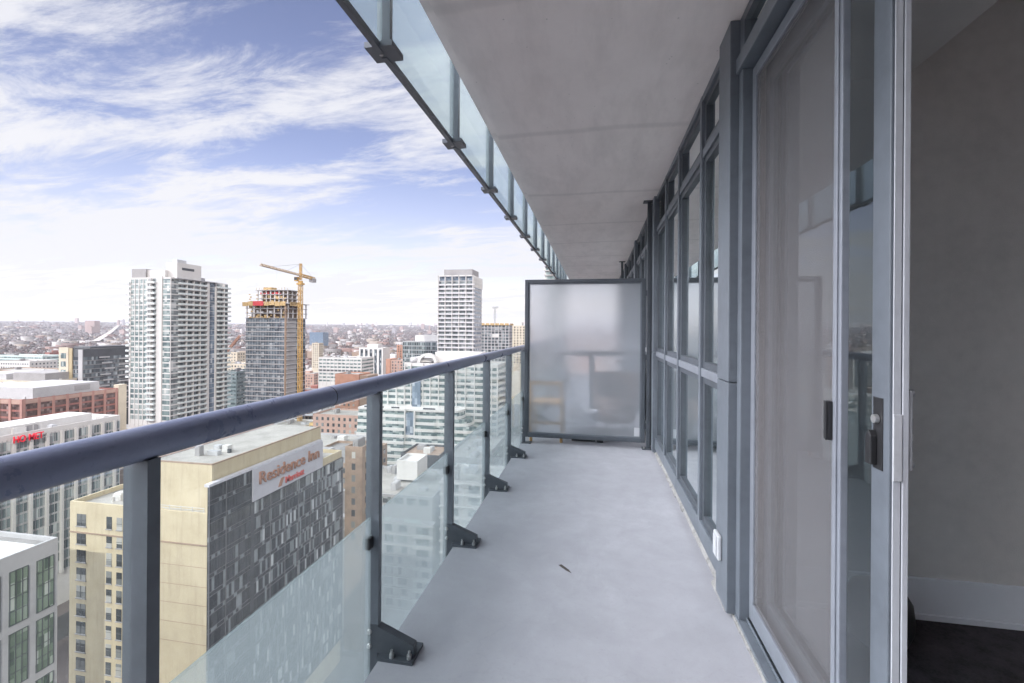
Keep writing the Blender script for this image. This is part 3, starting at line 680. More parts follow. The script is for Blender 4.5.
# ---- 2 the tower under construction and its crane -------------------
X0, X1, Y0, Y1 = -222.2, -192.5, 257.7, 276.0
b = Bld('construction_tower', 'half finished tower with bare upper slabs and yellow formwork behind the yellow crane', X0, X1, Y0, Y1, 7.0, C_grey, cat='tower', par=0)
fh = 2.95; n = 30
gs_ = box(X0+.1, X1-1.8, Y0-.12, Y0-.002, 0, 2.55).mesh('window_band', mat_panes('panes_site', [(0, (.07, .085, .105)), (.5, (.12, .15, .18)), (.85, (.19, .225, .26)), (1, (.36, .39, .42))], 1.95, 2.95))
ge_ = box(X1+.002, X1+.10, Y0+9.0, Y1-.1, 0, 2.5).mesh('window_band', C_gld)
slq = MB(); slq.box(X0-.35, X1+.5, Y0-.5, Y0-.001, 0, .62); slq.box(X1+.001, X1+.5, Y0, Y1+.3, 0, .42); slq.box(X0-.35, X0-.001, Y0, Y1, 0, .42)
slq = slq.mesh('floor_slab', C_lgrey)
for i in range(n):
    z = 7.0-(i+1)*fh
    inst(gs_, 'window_band', b.t, (0, 0, z+.4)); inst(ge_, 'window_band', b.t, (0, 0, z+.42)); inst(slq, 'floor_slab', b.t, (0, 0, z))
mu = MB()
for k in range(15): x = X0+1+k*1.95; mu.box(x-.05, x+.05, Y0-.2, Y0-.13, -75, 6.8)
b.add('mullion', C_lgrey, mu)
b.boxp('hoist_shaft', C_brown, X1-1.1, X1-.2, Y0-1.1, Y0-.2, -70, 15)
def raw_floor(z, x0, x1, y0, y1, h, nx=7, ny=5):
    b.boxp('bare_slab', C_lgrey, x0, x1, y0, y1, z, z+.32)
    q = MB(); r = random.Random(int(z*10))
    for i in range(nx):
        for j in range(ny):
            if 0 < i < nx-1 and 0 < j < ny-1: continue
            x = x0+.7+(x1-x0-1.4)*i/(nx-1); y = y0+.7+(y1-y0-1.4)*j/(ny-1)
            q.box(x-.28, x+.28, y-.28, y+.28, z+.32, z+h)
    b.add('column', C_conc, q)
    q = MB()
    for _ in range(9):
        x = r.uniform(x0+1, x1-3); y = r.choice([y0+.6, y0+1.4, y1-2]); q.box(x, x+r.uniform(.6, 2.2), y, y+.8, z+.33, z+r.uniform(.9, 2.4))
    b.add('stacked_material', r.choice([C_form, C_grey, C_red, C_steel]), q)
b.boxp('core_wall', C_brown, X0+3, X1-2.5, Y0+4, Y1-3, 7.4, 16.3)
b.boxp('core_wall', mat('site_concrete', (.33, .27, .22), .9, 0, .2, .3), -214.5, -196, Y0+4.5, Y1-4, 17.2, 24.9)
for k in range(3): raw_floor(7.02+k*3.1, X0-.3, X1+1.2, Y0-.4, Y1+.6, 3.1)
b.boxp('bare_slab', C_lgrey, X0-1.0, X1+2.5, Y0-1.2, Y1+1, 16.32, 16.7)
q = MB()
for k in range(8):
    if k == 3: continue
    q.box(X0-1.4+k*3.9, X0+2.2+k*3.9, Y0-1.7, Y0-1.3, 14.7+(k % 3)*.3, 17.3+(k % 2)*.4)
q.box(X1+2.7, X1+3.1, Y0-1, Y0+9, 14.9, 17.4); b.add('formwork_panel', C_form, q)
b.boxp('tarpaulin', C_red, X0+6.5, X0+14, Y0-1.95, Y0-1.75, 15.0, 17.9)
for k in range(3): raw_floor(16.9+k*2.7, -216.5, -193.5, Y0+2, Y1-2, 2.7, 8, 4)
b.boxp('bare_slab', C_lgrey, -217, -193, Y0+1.6, Y1-1.5, 25.0, 25.3)
q = MB(); r = random.Random(5)
for k in range(12): x = -216.5+k*2.05; q.tube((x, Y0+2, 25.3), (x, Y0+2, 25.3+r.uniform(.8, 2.0)), .12, n=5)
q.box(-213, -207, Y0+4, Y0+9, 25.3, 27.2); b.add('rebar_cage', C_form, q)
q = MB(); r = random.Random(9)
for k in range(40):
    z = 7+r.random()*17; x = r.uniform(X0+1, X1-1); q.box(x, x+r.uniform(.5, 2), Y0-.9, Y0-.5, z, z+r.uniform(.2, .9))
b.add('guard_panel', C_form, q)

def lattice(p0, p1, w, r, n, tri=False):
    q = MB(); p0 = Vector(p0); p1 = Vector(p1); d = (p1-p0); L = d.length; d.normalize()
    u = d.cross(Vector((0, 0, 1)));  u = Vector((1, 0, 0)) if u.length < .1 else u.normalized(); v = d.cross(u).normalized()
    cs = [(-1, -1), (1, -1), (1, 1), (-1, 1)] if not tri else [(-1, 0.6), (1, 0.6), (0, -1.0)]
    pt = lambda t, c: p0+d*t+(u*c[0]+v*c[1])*w/2
    for c in cs: q.tube(pt(0, c), pt(L, c), r, n=5)
    for i in range(n):
        t0, t1 = L*i/n, L*(i+1)/n
        for k in range(len(cs)):
            a, c = cs[k], cs[(k+1) % len(cs)]
            if i % 2: a, c = c, a
            q.tube(pt(t0, a), pt(t1, c), r*.7, n=4); q.tube(pt(t1, cs[k]), pt(t1, cs[(k+1) % len(cs)]), r*.6, n=4)
    return q
c = thing('tower_crane', 'yellow tower crane with long pale jib beside the half finished tower', 'crane', (-179, 251.7, GZ))
cx, cy = -179.0, 251.7
lattice((cx, cy, GZ), (cx, cy, 27.5), 1.9, .20, 52).build('mast', C_yellow, c)
q = MB().box(cx-1.7, cx+1.7, cy-1.7, cy+1.7, 27.5, 28.6); q.tube((cx, cy, 28.6), (cx, cy, 30.0), 1.4, n=16); q.build('slewing_ring', C_yellow, c)
q = MB().box(cx-2.6, cx-.6, cy-2.6, cy-.6, 29.6, 32.2); cb = q.build('cab', C_yellow, c)
box(cx-2.5, cx-.7, cy-2.66, cy-2.605, 30.3, 31.9).build('window', C_gld, cb)
jd = Vector((5.5, -39.7, 0)).normalized()
lattice(Vector((cx, cy, 30.5)), Vector((cx, cy, 40.5)), 1.1, .18, 6).build('apex', C_yellow, c)
lattice(Vector((cx, cy, 33.4))+jd*1.0, Vector((cx, cy, 34.0))+jd*41, 1.3, .19, 24, True).build('jib', mat('crane_pale_paint', (.48, .38, .28), .6, 0, .1, .5), c)
lattice(Vector((cx, cy, 33.4))-jd*.5, Vector((cx, cy, 33.2))-jd*17, 1.5, .2, 8).build('counter_jib', C_yellow, c)
q = MB(); e = Vector((cx, cy, 31.9))-jd*15.5
q.box(e.x-1.2, e.x+1.2, e.y-2.0, e.y+2.0, 30.6, 33.1); q.build('counterweight', C_grey, c)
q = MB(); a = Vector((cx, cy, 40.3))
q.tube(a, Vector((cx, cy, 34.6))+jd*15, .10, n=5); q.tube(a, Vector((cx, cy, 34.6))+jd*30, .10, n=5); q.tube(a, Vector((cx, cy, 34.0))-jd*15, .10, n=5)
q.tube(Vector((cx, cy, 33))+jd*26, Vector((cx, cy, 24))+jd*26, .05, n=5); q.build('pendant_line', C_steel, c)

# ---- 3 the tall banded tower and the unfinished block beside it -----
X0, X1, Y0, Y1 = -108.1, -83.2, 302.9, 326.9
b = Bld('residential_tower', 'pale slab sided tower with white horizontal bands and a finned grey crown', X0, X1, Y0, Y1, 34.5, C_lgrey, cat='tower', par=.5)
b.ribbon(C_gm, 2.9, -60, 34.0, .95, 1.9, 'S', .3, .05, mat('guard_lilac', (.47, .47, .50), .6, 0, .05, .2), 1.2, 1.05)
we = box(X1+.002, X1+.06, Y0+2.5, Y1-2, 0, 1.6).mesh('window_band', C_glb)
for i in range(32): inst(we, 'window_band', b.t, (0, 0, 34-(i+1)*2.9+1.0))
q = MB()
for k in range(6): x = X0+k*(X1-X0)/5; q.box(x-.22, x+.22, Y0-1.35, Y0-.001, -60, 38)
b.add('facade_pier', C_white, q)
q = MB()
for k in range(9): y = Y0+k*(Y1-Y0)/8; q.box(X1+.02, X1+.55, y-.3, y+.3, 30, 38)
b.add('crown_fin', C_white, q)
b.boxp('crown_glass', C_glb, X0+.6, X1-.5, Y0+.3, Y1-1, 34.52, 37.4)
b.boxp('crown_beam', C_white, X0-.4, X1+.6, Y0-1.35, Y0-.5, 37.3, 38.1)
b.boxp('mechanical_screen', C_grey, X0+3, X1-1.5, Y0+2.5, Y1-4, 37.45, 42.6)
X0, X1, Y0, Y1 = -115.7, -86.5, 451.8, 470
b = Bld('unfinished_block', 'brownish unfinished concrete block with orange edge boards on its top deck', X0, X1, Y0, Y1, 5.0, C_grey, cat='building', par=0)
b.ribbon(C_gld, 3.1, -70, 5, .7, 2.1, 'SE', .2, .05, C_lgrey, .7, .45)
q = MB()
for k in range(9): x = X0+k*(X1-X0)/8; q.box(x-.3, x+.3, Y0-.3, Y0-.06, -60, 5)
b.add('column', C_conc, q)
b.boxp('bare_slab', C_lgrey, X0-1, X1+1, Y0-1, Y1+1, 5.02, 5.5)
q = MB()
for k in range(6): q.box(X0+k*5, X0+4.2+k*5, Y0-1.3, Y0-1.05, 4.9, 7.0)
q.box(X1+1.05, X1+1.3, Y0, Y1, 4.9, 6.8); b.add('formwork_panel', C_form, q)
b.boxp('sheeting', C_white, X0+12, X0+19, Y0-.95, Y0-.8, -7.5, -4)
c = thing('distant_crane', 'small grey crane mast rising from the unfinished brown block', 'crane', (-103, 460, 5.5))
lattice((-103, 460, 5.5), (-103, 460, 24), 1.6, .28, 12).build('mast', C_steel, c)
lattice((-106, 460, 23), (-100, 462, 23.6), 1.4, .25, 4).build('jib', C_steel, c)
b = Bld('cream_tower', 'cream block half hidden behind the privacy screen frame', -98.4, -78, 513.8, 540, 5.2, C_cream)
b.punched(C_win, 3.1, -40, 4.5, 1.5, 1.7, 3.2, 'SE', 1.5)
b.boxp('penthouse', C_white, -95, -84, 517, 530, 5.2, 9)
b = Bld('distant_white_tower', 'white balconied tower seen beyond the upper glass railing above the screen', -33.5, -21.5, 299, 318, 46, C_white, cat='tower')
b.ribbon(C_gl, 2.95, -5, 45.5, .5, 2.0, 'SE', .5, .05, C_white, 1.0, .4)

# ---- 4 the dark gridded mid rise --------------------------------------
b = Bld('gridded_office', 'dark glass office with a pale grid, directly left of the banded tower', -156.7, -118, 353.2, 379, -9.3, C_lgrey, roof=C_roofw)
b.ribbon(C_gld, 3.4, -80, -10, .5, 2.7, 'SE', .2, .06)
q = MB()
for k in range(27): x = -156.7+k*1.5; q.box(x-.14, x+.14, 352.95, 353.13, -80, -9.4)
b.add('facade_fin', mat('grid_fin', (.28, .34, .34), .5), q)
b.boxp('penthouse', C_white, -148, -124, 358, 374, -9.2, -4.5)

# ---- 5 the white terraced complex --------------------------------------
t = Bld('white_apartment_complex', 'big white terraced apartment complex with green windows and a roof arch', -92.8, -45.6, 211, 231, -15.7, C_white, cat='building', roof=C_roofw)
W_ = C_white
b = t
b.ribbon(C_gl, 2.9, -56, -16.8, .9, 1.5, 'SE', .6, .06, W_, .35, .7)
q = MB()
for x in (-92.5, -89.2, -83.0, -79.3, -75, -70.5, -66, -61.5, -57, -52.5, -48.5, -45.7): q.box(x-.18, x+.18, 210.4, 210.93, -58, -16)
b.add('facade_pier', W_, q)
b.boxp('glass_strip', C_glb, -88.3, -84.0, 210.2, 210.9, -54, -24)
low = MB().box(-112, -92.82, 211.3, 230, GZ, -24.8); b.add('wing', W_, low)
for i in range(11):
    box(-111.4, -93.2, 211.2, 211.298, -27.6-i*2.9, -26.1-i*2.9).build('window_band', C_gl, b.t)
q = MB()
for x in (-110.5, -106, -101.5, -97): q.box(x-.28, x+.28, 210.9, 211.19, -58, -25)
b.add('facade_pier', W_, q)
b.boxp('penthouse', W_, -78.7, -55.5, 216, 227, -15.6, -10.5)
b.boxp('penthouse', W_, -91.5, -80, 215.5, 228, -15.6, -13.4)
q = MB()
for k in range(18):
    a0, a1 = R(k*10), R(k*10+10)
    pts = [(-81.7+5.0*math.cos(a0), -15.6+4.6*math.sin(a0)), (-81.7+5.0*math.cos(a1), -15.6+4.6*math.sin(a1)), (-81.7+3.7*math.cos(a1), -15.6+3.3*math.sin(a1)), (-81.7+3.7*math.cos(a0), -15.6+3.3*math.sin(a0))]
    q.prism(pts, 'Y', 212.5, 215.3)
b.add('roof_arch', W_, q)
q = MB().lathe((-88.7, 214, -15.6), [(0, 0), (1.6, 0), (1.9, 1.2), (1.2, 2.2), (0, 2.6)], 20); b.add('rooftop_dome', C_lgrey, q)
# curved balconies at the east corner
q = MB()
for i in range(13):
    z = -19.4-i*2.9
    pts = [(-45.6, 212.5)]+[(-45.6+2.8*math.sin(R(a)), 220-7.5*math.cos(R(a))) for a in range(0, 181, 20)]+[(-45.6, 227.5)]
    m_ = MB().prism(pts, 'Z', z, z+1.0); m_.build('balcony', W_, b.t)
# podium terraces: stepped storeys with long bands, curving at the east end
for i in range(9):
    z = -38.0-i*3.05; g = i*.8
    xr = -62.0+min(i, 3)*4.2
    y0 = 203-g*.6
    out = [(-113, 210.7), (-113, y0), (-101, y0), (-99.5, y0-.7), (-88.5, y0-.7), (-88.3, y0+.3), (-83.9, y0+.3), (-83.7, y0-.5), (-74, y0-.5), (-72.5, y0), (xr-4, y0), (xr-1.5, y0+.8), (xr, y0+2.6), (xr+.6, y0+5), (xr+.6, 210.7)]
    st = MB().prism(out, 'Z', z-3.05, z-1.75, 0); st.prism([(x, min(y+.55, 210.6)) for x, y in out], 'Z', z-1.75, z, 1)
    st.build('terrace_storey', [W_, C_gl], b.t)
    if i == 0:
        MB().prism(out, 'Z', z, z+1.0).build('terrace_parapet', W_, b.t)
        for x0, x1 in ((-110, -100), (-96, -92), (-80, -74)): b.boxp('planter', C_dark, x0, x1, y0+.5, y0+.8, z+1.0, z+1.7)
q = MB()
for x in (-88.4, -83.6): q.box(x-.3, x+.3, 201.6, 203.0, -68, -37.6)
b.add('facade_pier', W_, q); b.boxp('glass_strip', C_glb, -88.05, -83.95, 202.0, 202.6, -66, -38.5)
b = Bld('dark_lowrise', 'low dark brown roofed block before the white terraced complex', -76, -60, 170, 186, -48.5, C_dark, roof=C_brown)
b.units(4, 3)
b = Bld('grey_hall', 'wide grey flat roofed hall just right of the low dark brown block', -47.5, -34, 139, 168, -39.5, C_grey, roof=C_roof)
b.units(6, 8); b.ribbon(C_gl, 3.2, -70, -40.5, .8, 1.6, 'SE', .5)
b = Bld('white_roof_cabin', 'white roofed box standing on the terrace of the grey condominium', -61.0, -54.2, 133.5, 142, -40.0, C_white, zb=-46, cat='building', roof=C_roofw)
# ---- 6 the condominium seen through the glass ---------------------------
X0, X1, Y0, Y1 = -72, -44.6, 121, 146
b = Bld('grey_condominium', 'pale grey condominium with setback upper storeys, seen through the railing glass', X0, X1, Y0, Y1, -46.0, C_lgrey, roof=C_roof)
b.punched(C_gm, 2.95, -52, -46.2, 2.6, 1.7, 3.5, 'S', .8, 100, .7)
low = MB().box(-76, -43.6, 118.6, 120.98, GZ, -52.6); b.add('wing', C_lgrey, low)
me = box(0, 2.5, -.06, -.002, 0, 1.8).mesh('window', C_gm); me2 = box(0, 3.6, -.06, -.002, 0, 1.8).mesh('window', C_gm)
for i in range(8):
    z = -53-(i+1)*2.95+.8
    for k in range(6): inst(me, 'window', b.t, (-74+k*4.1, 118.6, z))
    bb_ = MB().box(-48.9, -43.3, 117.2, 118.59, z-.9, z-.65); bb_.box(-48.9, -43.3, 117.2, 117.3, z-.65, z+.25); bb_.build('balcony', C_white, b.t)
    inst(me2, 'window', b.t, (-48.3, 118.6, z-.3))
q = MB()
for i in range(9): q.box(-76.2, -43.4, 118.4, 118.59, -53-i*2.95-.2, -53-i*2.95+.12)
b.add('floor_band', C_white, q)
for x0, x1, z in ((-62, -56, -50), (-52, -47, -50)): b.boxp('terrace_guard', C_rail, x0, x1, 118.75, 118.85, -52.6, -51.5)
gp = MB(); r = random.Random(2)
for k in range(60):
    x, y = r.uniform(-59.5, -54.5), r.uniform(131.2, 132.6); gp.add([(x-.3, y, -45.9), (x+.3, y+.1, -45.9), (x, y+.05, -45.3+r.random()*.5)], [(0, 1, 2)])
b.units(8, 21)
X0, X1, Y0, Y1 = -40.5, -22, 116, 131
b = Bld('stepped_condominium', 'pale stepped condominium with wide glazed bays close under the balcony', X0, X1, Y0, Y1, -39, C_conc, roof=C_roof)
b.punched(C_gm, 3.1, -75, -39.5, 3.0, 2.1, 4.4, 'SE', .6, 100, .5)
q = MB()
for i in range(10): q.box(X0-.3, X1+.3, Y0-.4, Y0-.001, -40-i*3.1, -39.6-i*3.1)
b.add('floor_band', C_white, q); b.units(5, 31)

# ---- 7 the hotel with the beige brick wing -----------------------------
XF = -64.2
b = Bld('hotel_building', 'beige brick hotel block with a dark glass side, nearest beyond the railing', -93.4, XF-.4, 66.5, 108.0, -30.4, C_beige, roof=C_roof)
me = box(0, 2.0, -.05, -.002, 0, 2.15).mesh('window', C_win); ms = box(0, 1.15, -.05, -.002, 0, 2.15).mesh('window', C_win)
sl1 = box(-.15, 2.15, -.16, -.002, -.18, -.01).mesh('sill', C_grey); sl2 = box(-.1, 1.25, -.16, -.002, -.18, -.01).mesh('sill', C_grey)
fr1 = MB().box(.9, 1.0, -.075, -.051, 0, 2.15); fr1.box(0, 2, -.075, -.051, 1.0, 1.08); fr1 = fr1.mesh('glazing_bar', C_dark)
fr2 = MB().box(0, 1.15, -.075, -.051, 1.0, 1.08).mesh('glazing_bar', C_dark)
for i in range(12):
    z = -34.7-i*3.23
    for x, mm, ff in ((-91.8, me, fr1), (-85.3, ms, fr2), (-83.1, ms, fr2)):
        w = inst(mm, 'window', b.t, (x, 66.5, z)); w['_o'] = [x, 66.5, z]; inst(ff, 'glazing_bar', w, (x, 66.5, z)); inst(sl1 if mm is me else sl2, 'sill', w, (x, 66.5, z))
b.boxp('string_course', C_brown, -93.4, XF-.4, 66.38, 66.498, -36.0, -35.75)
q = MB()
for z in (-39.7, -43.0, -46.2, -49.5, -52.8): q.box(-81, XF-.4, 66.47, 66.498, z, z+.06)
b.add('brick_joint', C_brown, q)
# upper storey set back
up = MB().box(-78.5, XF-.4-.8, 68.3, 100, -31.2, -22.8); uo = up.build('upper_storey', C_beige, b.t)
box(-78.3, XF-1.4, 68.5, 99.8, -22.8, -22.74).build('roof', C_roof, uo)
q = MB(); q.box(-78.5, XF-1.2, 68.3, 68.55, -22.8, -22.55); q.box(-78.5, -78.2, 68.55, 100, -22.8, -22.55); q.box(XF-1.5, XF-1.2, 68.55, 100, -22.8, -22.55); q.build('coping', C_brown, uo)
for x, y, w, d, h, m in ((-73.2, 72.5, 1.0, 1.0, 1.9, C_grey), (-71.5, 73.5, 2.2, 1.0, .8, C_steel), (-70.6, 76, 1.2, 1.2, 1.2, C_white), (-69.0, 75.5, .5, .5, .7, C_dark), (-74, 77.5, 1.4, 1.0, .7, C_steel)):
    box(x, x+w, y, y+d, -22.74, -22.74+h).build('rooftop_unit', m, uo)
# safety rail on the ledge
q = MB()
for k in range(6): x = -77+k*2.3; q.tube((x, 66.75, -31.2), (x, 66.75, -29.6), .05, n=6)
for z in (-29.7, -30.1): q.tube((-77, 66.75, z), (-65.4, 66.75, z), .045, n=6)
q.box(-74.5, -66, 67.2, 67.9, -31.1, -30.8); b.add('ledge_rail', C_steel, q)
# the dark glass side
r = random.Random(11)
CG = [mat('curtain_dark', (.047, .051, .062), .12, 0, .2, .6), mat('curtain_mid', (.068, .072, .083), .18, 0, .15, .6), mat('curtain_light', (.22, .24, .26), .2, 0, .15, .6), mat('curtain_blind', (.40, .42, .45), .4, 0, .1, .6), mat('curtain_line', (.13, .13, .145), .4, 0, .1, .6)]
def curtain(y0, y1, zt, zb, fh, pw, name, tones):
    q = MB(); z = zt
    while z > zb:
        y = y0
        hs = fh*.24
        while y < y1-.1:
            w = min(pw*r.choice([.8, 1, 1, 1, 1.2]), y1-y)
            d = r.uniform(0, .05)
            q.box(XF-.4, XF-.06+d, y+.03, y+w-.03, z-fh+hs, z-.05, r.choice(tones))
            q.box(XF-.4, XF-.08, y+.03, y+w-.03, z-fh+.02, z-fh+hs-.02, r.choice([0, 0, 1, 1, 2]))
            y += w
        q.box(XF-.4, XF+.03, y0, y1, z-fh+hs-.06, z-fh+hs+.03, 4); q.box(XF-.4, XF+.02, y0, y1, z-.05, z+.02, 4)
        z -= fh
    return b.add(name, CG, q)
curtain(66.52, 75.9, -25.9, -75, 3.12, .62, 'curtain_wall', [0, 0, 0, 0, 1, 1, 1, 1, 2])
q = MB(); 
curtain(76.9, 98.6, -32.2, -76, 3.12, .58, 'curtain_wall', [0, 0, 0, 0, 0, 1, 1, 1, 2, 2, 3])
curtain(98.7, 108.0, -32.2, -76, 3.12, .8, 'curtain_wall', [0, 0, 0, 1, 2, 2, 3])
q = MB().box(XF-.4, XF+.02, 75.9, 76.9, -76, -25.9); b.add('blank_strip', CG[1], q)
q = MB()
for y in (66.5, 70.1, 81.3, 85.7, 90, 94.4, 98.65, 103, 107.9): q.box(XF-.05, XF+.10, y-.05, y+.05, -76, -32.2 if y > 76 else -25.9)
b.add('facade_fin', CG[4], q)
q = MB().box(XF-.9, XF+.06, 66.4, 98.7, -25.88, -25.45); b.add('coping', mat('pale_coping', (.50, .50, .56), .5), q)
b.boxp('parapet_back', C_beige, XF-.9, XF-.42, 66.6, 98.6, -31, -25.9)
b.units(9, 4, None, 1.8)

def text(s, size, M, mat_, name, parent, depth=.05, sx=1.0, bold=0.0):
    cu = bpy.data.curves.new(name, 'FONT'); cu.body = s; cu.size = size; cu.extrude = depth; cu.offset = bold; cu.resolution_u = 4
    tmp = bpy.data.objects.new('tmp', cu); col.objects.link(tmp)
    dg = bpy.context.evaluated_depsgraph_get(); me = bpy.data.meshes.new_from_object(tmp.evaluated_get(dg)); me.name = name
    bpy.data.objects.remove(tmp); bpy.data.curves.remove(cu)
    me.transform(Matrix.Diagonal((sx, 1, 1, 1))); me.materials.clear(); me.materials.append(mat_)
    o = bpy.data.objects.new(name, me); col.objects.link(o); o.parent = parent
    b_ = Vector(parent['_o']); M = M.copy(); M.translation = M.translation-b_; o.matrix_local = M; return o
def east(x, y, z): return Matrix(((0, 0, 1, x), (1, 0, 0, y), (0, 1, 0, z), (0, 0, 0, 1)))
sg = thing('hotel_sign', 'pale grey sign panel with orange and red letters on the hotel side', 'sign', (XF, 87.4, -32.3))
sp = MB().box(XF+.06, XF+.26, 76.2, 98.7, -32.0, -25.9)
sp.build('panel', mat('sign_panel', (.42, .42, .47), .5, 0, .06, .5), sg)
S_or = mat('sign_orange', (.30, .165, .12), .5, 0, .1, 1); S_rd = mat('sign_red', (.48, .10, .09), .5, 0, .1, 1); S_sh = mat('sign_letter_side', (.16, .12, .11), .6)
text('Residence Inn', 3.5, east(XF+.42, 77.5, -29.15), S_or, 'lettering', sg, .14, 1.0, .005)
text('Marriott', 1.9, east(XF+.40, 85.2, -31.35), S_rd, 'lettering', sg, .10, .95, .015)
q = MB().prism([(83.2, -31.5), (84.1, -31.5), (84.9, -29.9), (84.0, -29.9)], 'X', XF+.262, XF+.40); q.build('emblem', S_or, sg)

# ---- 8 white office, bottom left ----------------------------------------
XK = -78.9
b = Bld('white_office', 'white panelled office with tall green windows, nearest building below the handrail', -100, XK, 18, 54.6, -30.3, C_lgrey, roof=C_roofd, par=.7)
for j, z in enumerate((-32.6, -41.2, -49.8, -58.4)):
    for k in range(8):
        y1 = 54.1-k*3.1
        w = MB().box(XK+.002, XK+.05, y1-2.15, y1, z-7.5, z); wo = w.build('window', C_glg, b.t)
        q = MB()
        for yy in (y1-2.15, y1-1.45, y1-.72, y1-.06): q.box(XK+.05, XK+.14, yy, yy+.06, z-7.5, z)
        for zz in (z-7.5, z-5.6, z-3.75, z-1.9, z-.07): q.box(XK+.05, XK+.12, y1-2.15, y1, zz, zz+.07)
        q.build('glazing_bar', C_dark, wo)
q = MB().box(-97, -90, 20, 48, -30.95, -30.88); q.box(-88, -80, 40, 53, -30.95, -30.86); b.add('snow_patch', C_roofw, q)
b.units(9, 77, None, 1.8)
# ---- 9 the finned glass building with the red letters --------------------
XS = -162.6
b = Bld('finned_building', 'long glass building with white upright fins and a white flat roof', -182, XS, 80, 131, -29.6, C_white, roof=C_roofw, par=1.3)
me = {}
for k, y in enumerate((82, 86, 90, 94, 97.6, 101.3, 105.3, 109.3, 113.2, 117.1, 121, 124.9, 128.8)):
    box(XS+.002, XS+.9, y-.32, y+.32, -75, -31.0).build('facade_fin', C_white, b.t)
me = box(XS+.002, XS+.06, 80.3, 130.7, 0, 2.5).mesh('window_band', mat_panes('panes_slate', [(0, (.06, .08, .09)), (.4, (.14, .18, .19)), (.75, (.26, .31, .32)), (1, (.5, .54, .54))], .95, 3.1))
br = box(XS+.06, XS+.14, 80.3, 130.7, 0, .35).mesh('spandrel', C_lgrey)
for i in range(14):
    inst(me, 'window_band', b.t, (0, 0, -31.4-(i+1)*3.1+.5)); inst(br, 'spandrel', b.t, (0, 0, -31.4-(i+1)*3.1+.1))
q = MB()
for k in range(52): y = 80.5+k*.97; q.box(XS+.061, XS+.16, y-.05, y+.05, -75, -31)
b.add('mullion', C_lgrey, q)
b.boxp('penthouse', C_white, -178, -168, 96, 126, -30.8, -28.2); b.units(26, 14, None, 1.6)
q = MB()
for k in range(14): q.tube((-164, 83+k*2.0, -29.6), (-164, 83+k*2.0, -28.2), .06, n=5)
b.add('mast_row', C_white, q)
ls = thing('red_letter_sign', 'red capital letters standing at the roof edge of the finned glass building', 'sign', (XS+1, 104, -33.5))
text('HO MET', 2.7, east(XS+1.25, 100.6, -32.0), mat('letter_red', (.78, .02, .05), .5, 0, .05, 1), 'lettering', ls, .15, .72, .03)
q = MB().box(XS+1.0, XS+1.12, 99.4, 111.0, -33.3, -29.9); 
q = MB()
for z in (-31.9, -30.2): q.box(XS+.95, XS+1.05, 99.4, 110.5, z, z+.12)
q.build('carrier_rail', C_white, ls)
# ---- 10 red brick block, roofs behind it -------------------------------
b = Bld('red_brick_block', 'long red brick block with dark window bands behind the finned glass building', -350, -282.6, 179.7, 226.3, -36, C_brick, roof=C_roof)
b.ribbon(mat_panes('panes_maroon', [(0, (.035, .02, .02)), (.5, (.075, .045, .042)), (.85, (.13, .085, .08)), (1, (.26, .20, .19))], 1.2, 3.6), 3.6, -62, -38, .5, 2.6, 'SE', .6, .05)
q = MB()
for k in range(10): x = -282.8-k*7.2; q.box(x-.7, x+.7, 179.3, 179.64, -62, -35.7)
for k in range(8): y = 180.3+k*6.4; q.box(-282.55, -282.2, y-.6, y+.6, -62, -35.7)
b.add('brick_pier', mat('brick_pier_pink', (.33, .185, .16), .9, 0, .1, .3), q)
q = MB(); q.box(-350, -282.3, 179.5, 179.66, -38.2, -36.2); q.box(-282.56, -282.3, 179.7, 226.3, -38.2, -36.2); b.add('cornice', C_pink, q)
b.boxp('penthouse', C_lgrey, -320, -285.5, 186, 218, -36.8, -31.0); b.boxp('penthouse', C_white, -345, -322, 190, 214, -36.8, -32.5); b.units(10, 18)
b.boxp('louvre_panel', C_grey, -285.48, -285.4, 205, 213, -35, -32)
b.boxp('corner_tower', C_cream, -286, -282.2, 226.4, 231, GZ, -34)
b = Bld('cream_block', 'long cream block under a flat grey roof left of the dark glass mid rise', -480, -393.6, 262, 300, -39, C_cream, roof=C_roof)
b.punched(C_win, 3.2, -75, -40, 2.0, 1.8, 4.2, 'SE', 1); b.boxp('penthouse', C_grey, -430, -400, 268, 292, -39.8, -34); b.units(8, 41)
b.boxp('penthouse', C_lgrey, -470, -440, 270, 295, -39.8, -35.5)
b = Bld('dark_glass_midrise', 'dark glass mid rise with a cream corner pier just left of the condominium tower', -409.5, -387.9, 284.3, 325, -16.5, C_dark)
b.ribbon(C_gld, 3.3, -70, -22.5, .5, 2.5, 'SE', .3, .06, C_grey, .15, .3)
b.boxp('corner_pier', C_cream, -409.5, -400.5, 283.2, 284.2, -75, -15.4)
me = box(-407.5, -402.6, 283.1, 283.19, 0, 4.2).mesh('window_band', C_gl)
for i in range(5): inst(me, 'window_band', b.t, (0, 0, -24-i*6.4))
b.boxp('corner_pier', mat('ochre_panel', (.36, .30, .19), .8), -400.4, -397.4, 283.5, 284.2, -75, -16.0)
b.boxp('corner_pier', C_lgrey, -391.5, -387.7, 283.6, 284.2, -75, -17.0)
q = MB()
for i in range(10): z = -24-i*4.6; q.box(-387.85, -386.6, 296+((i*7) % 5), 303+((i*7) % 5), z, z+1.0); q.box(-387.85, -386.6, 311, 318, z-2, z-1)
b.add('balcony', C_lgrey, q); b.boxp('penthouse', C_dark, -405, -389, 290, 322, -16.4, -14.9)

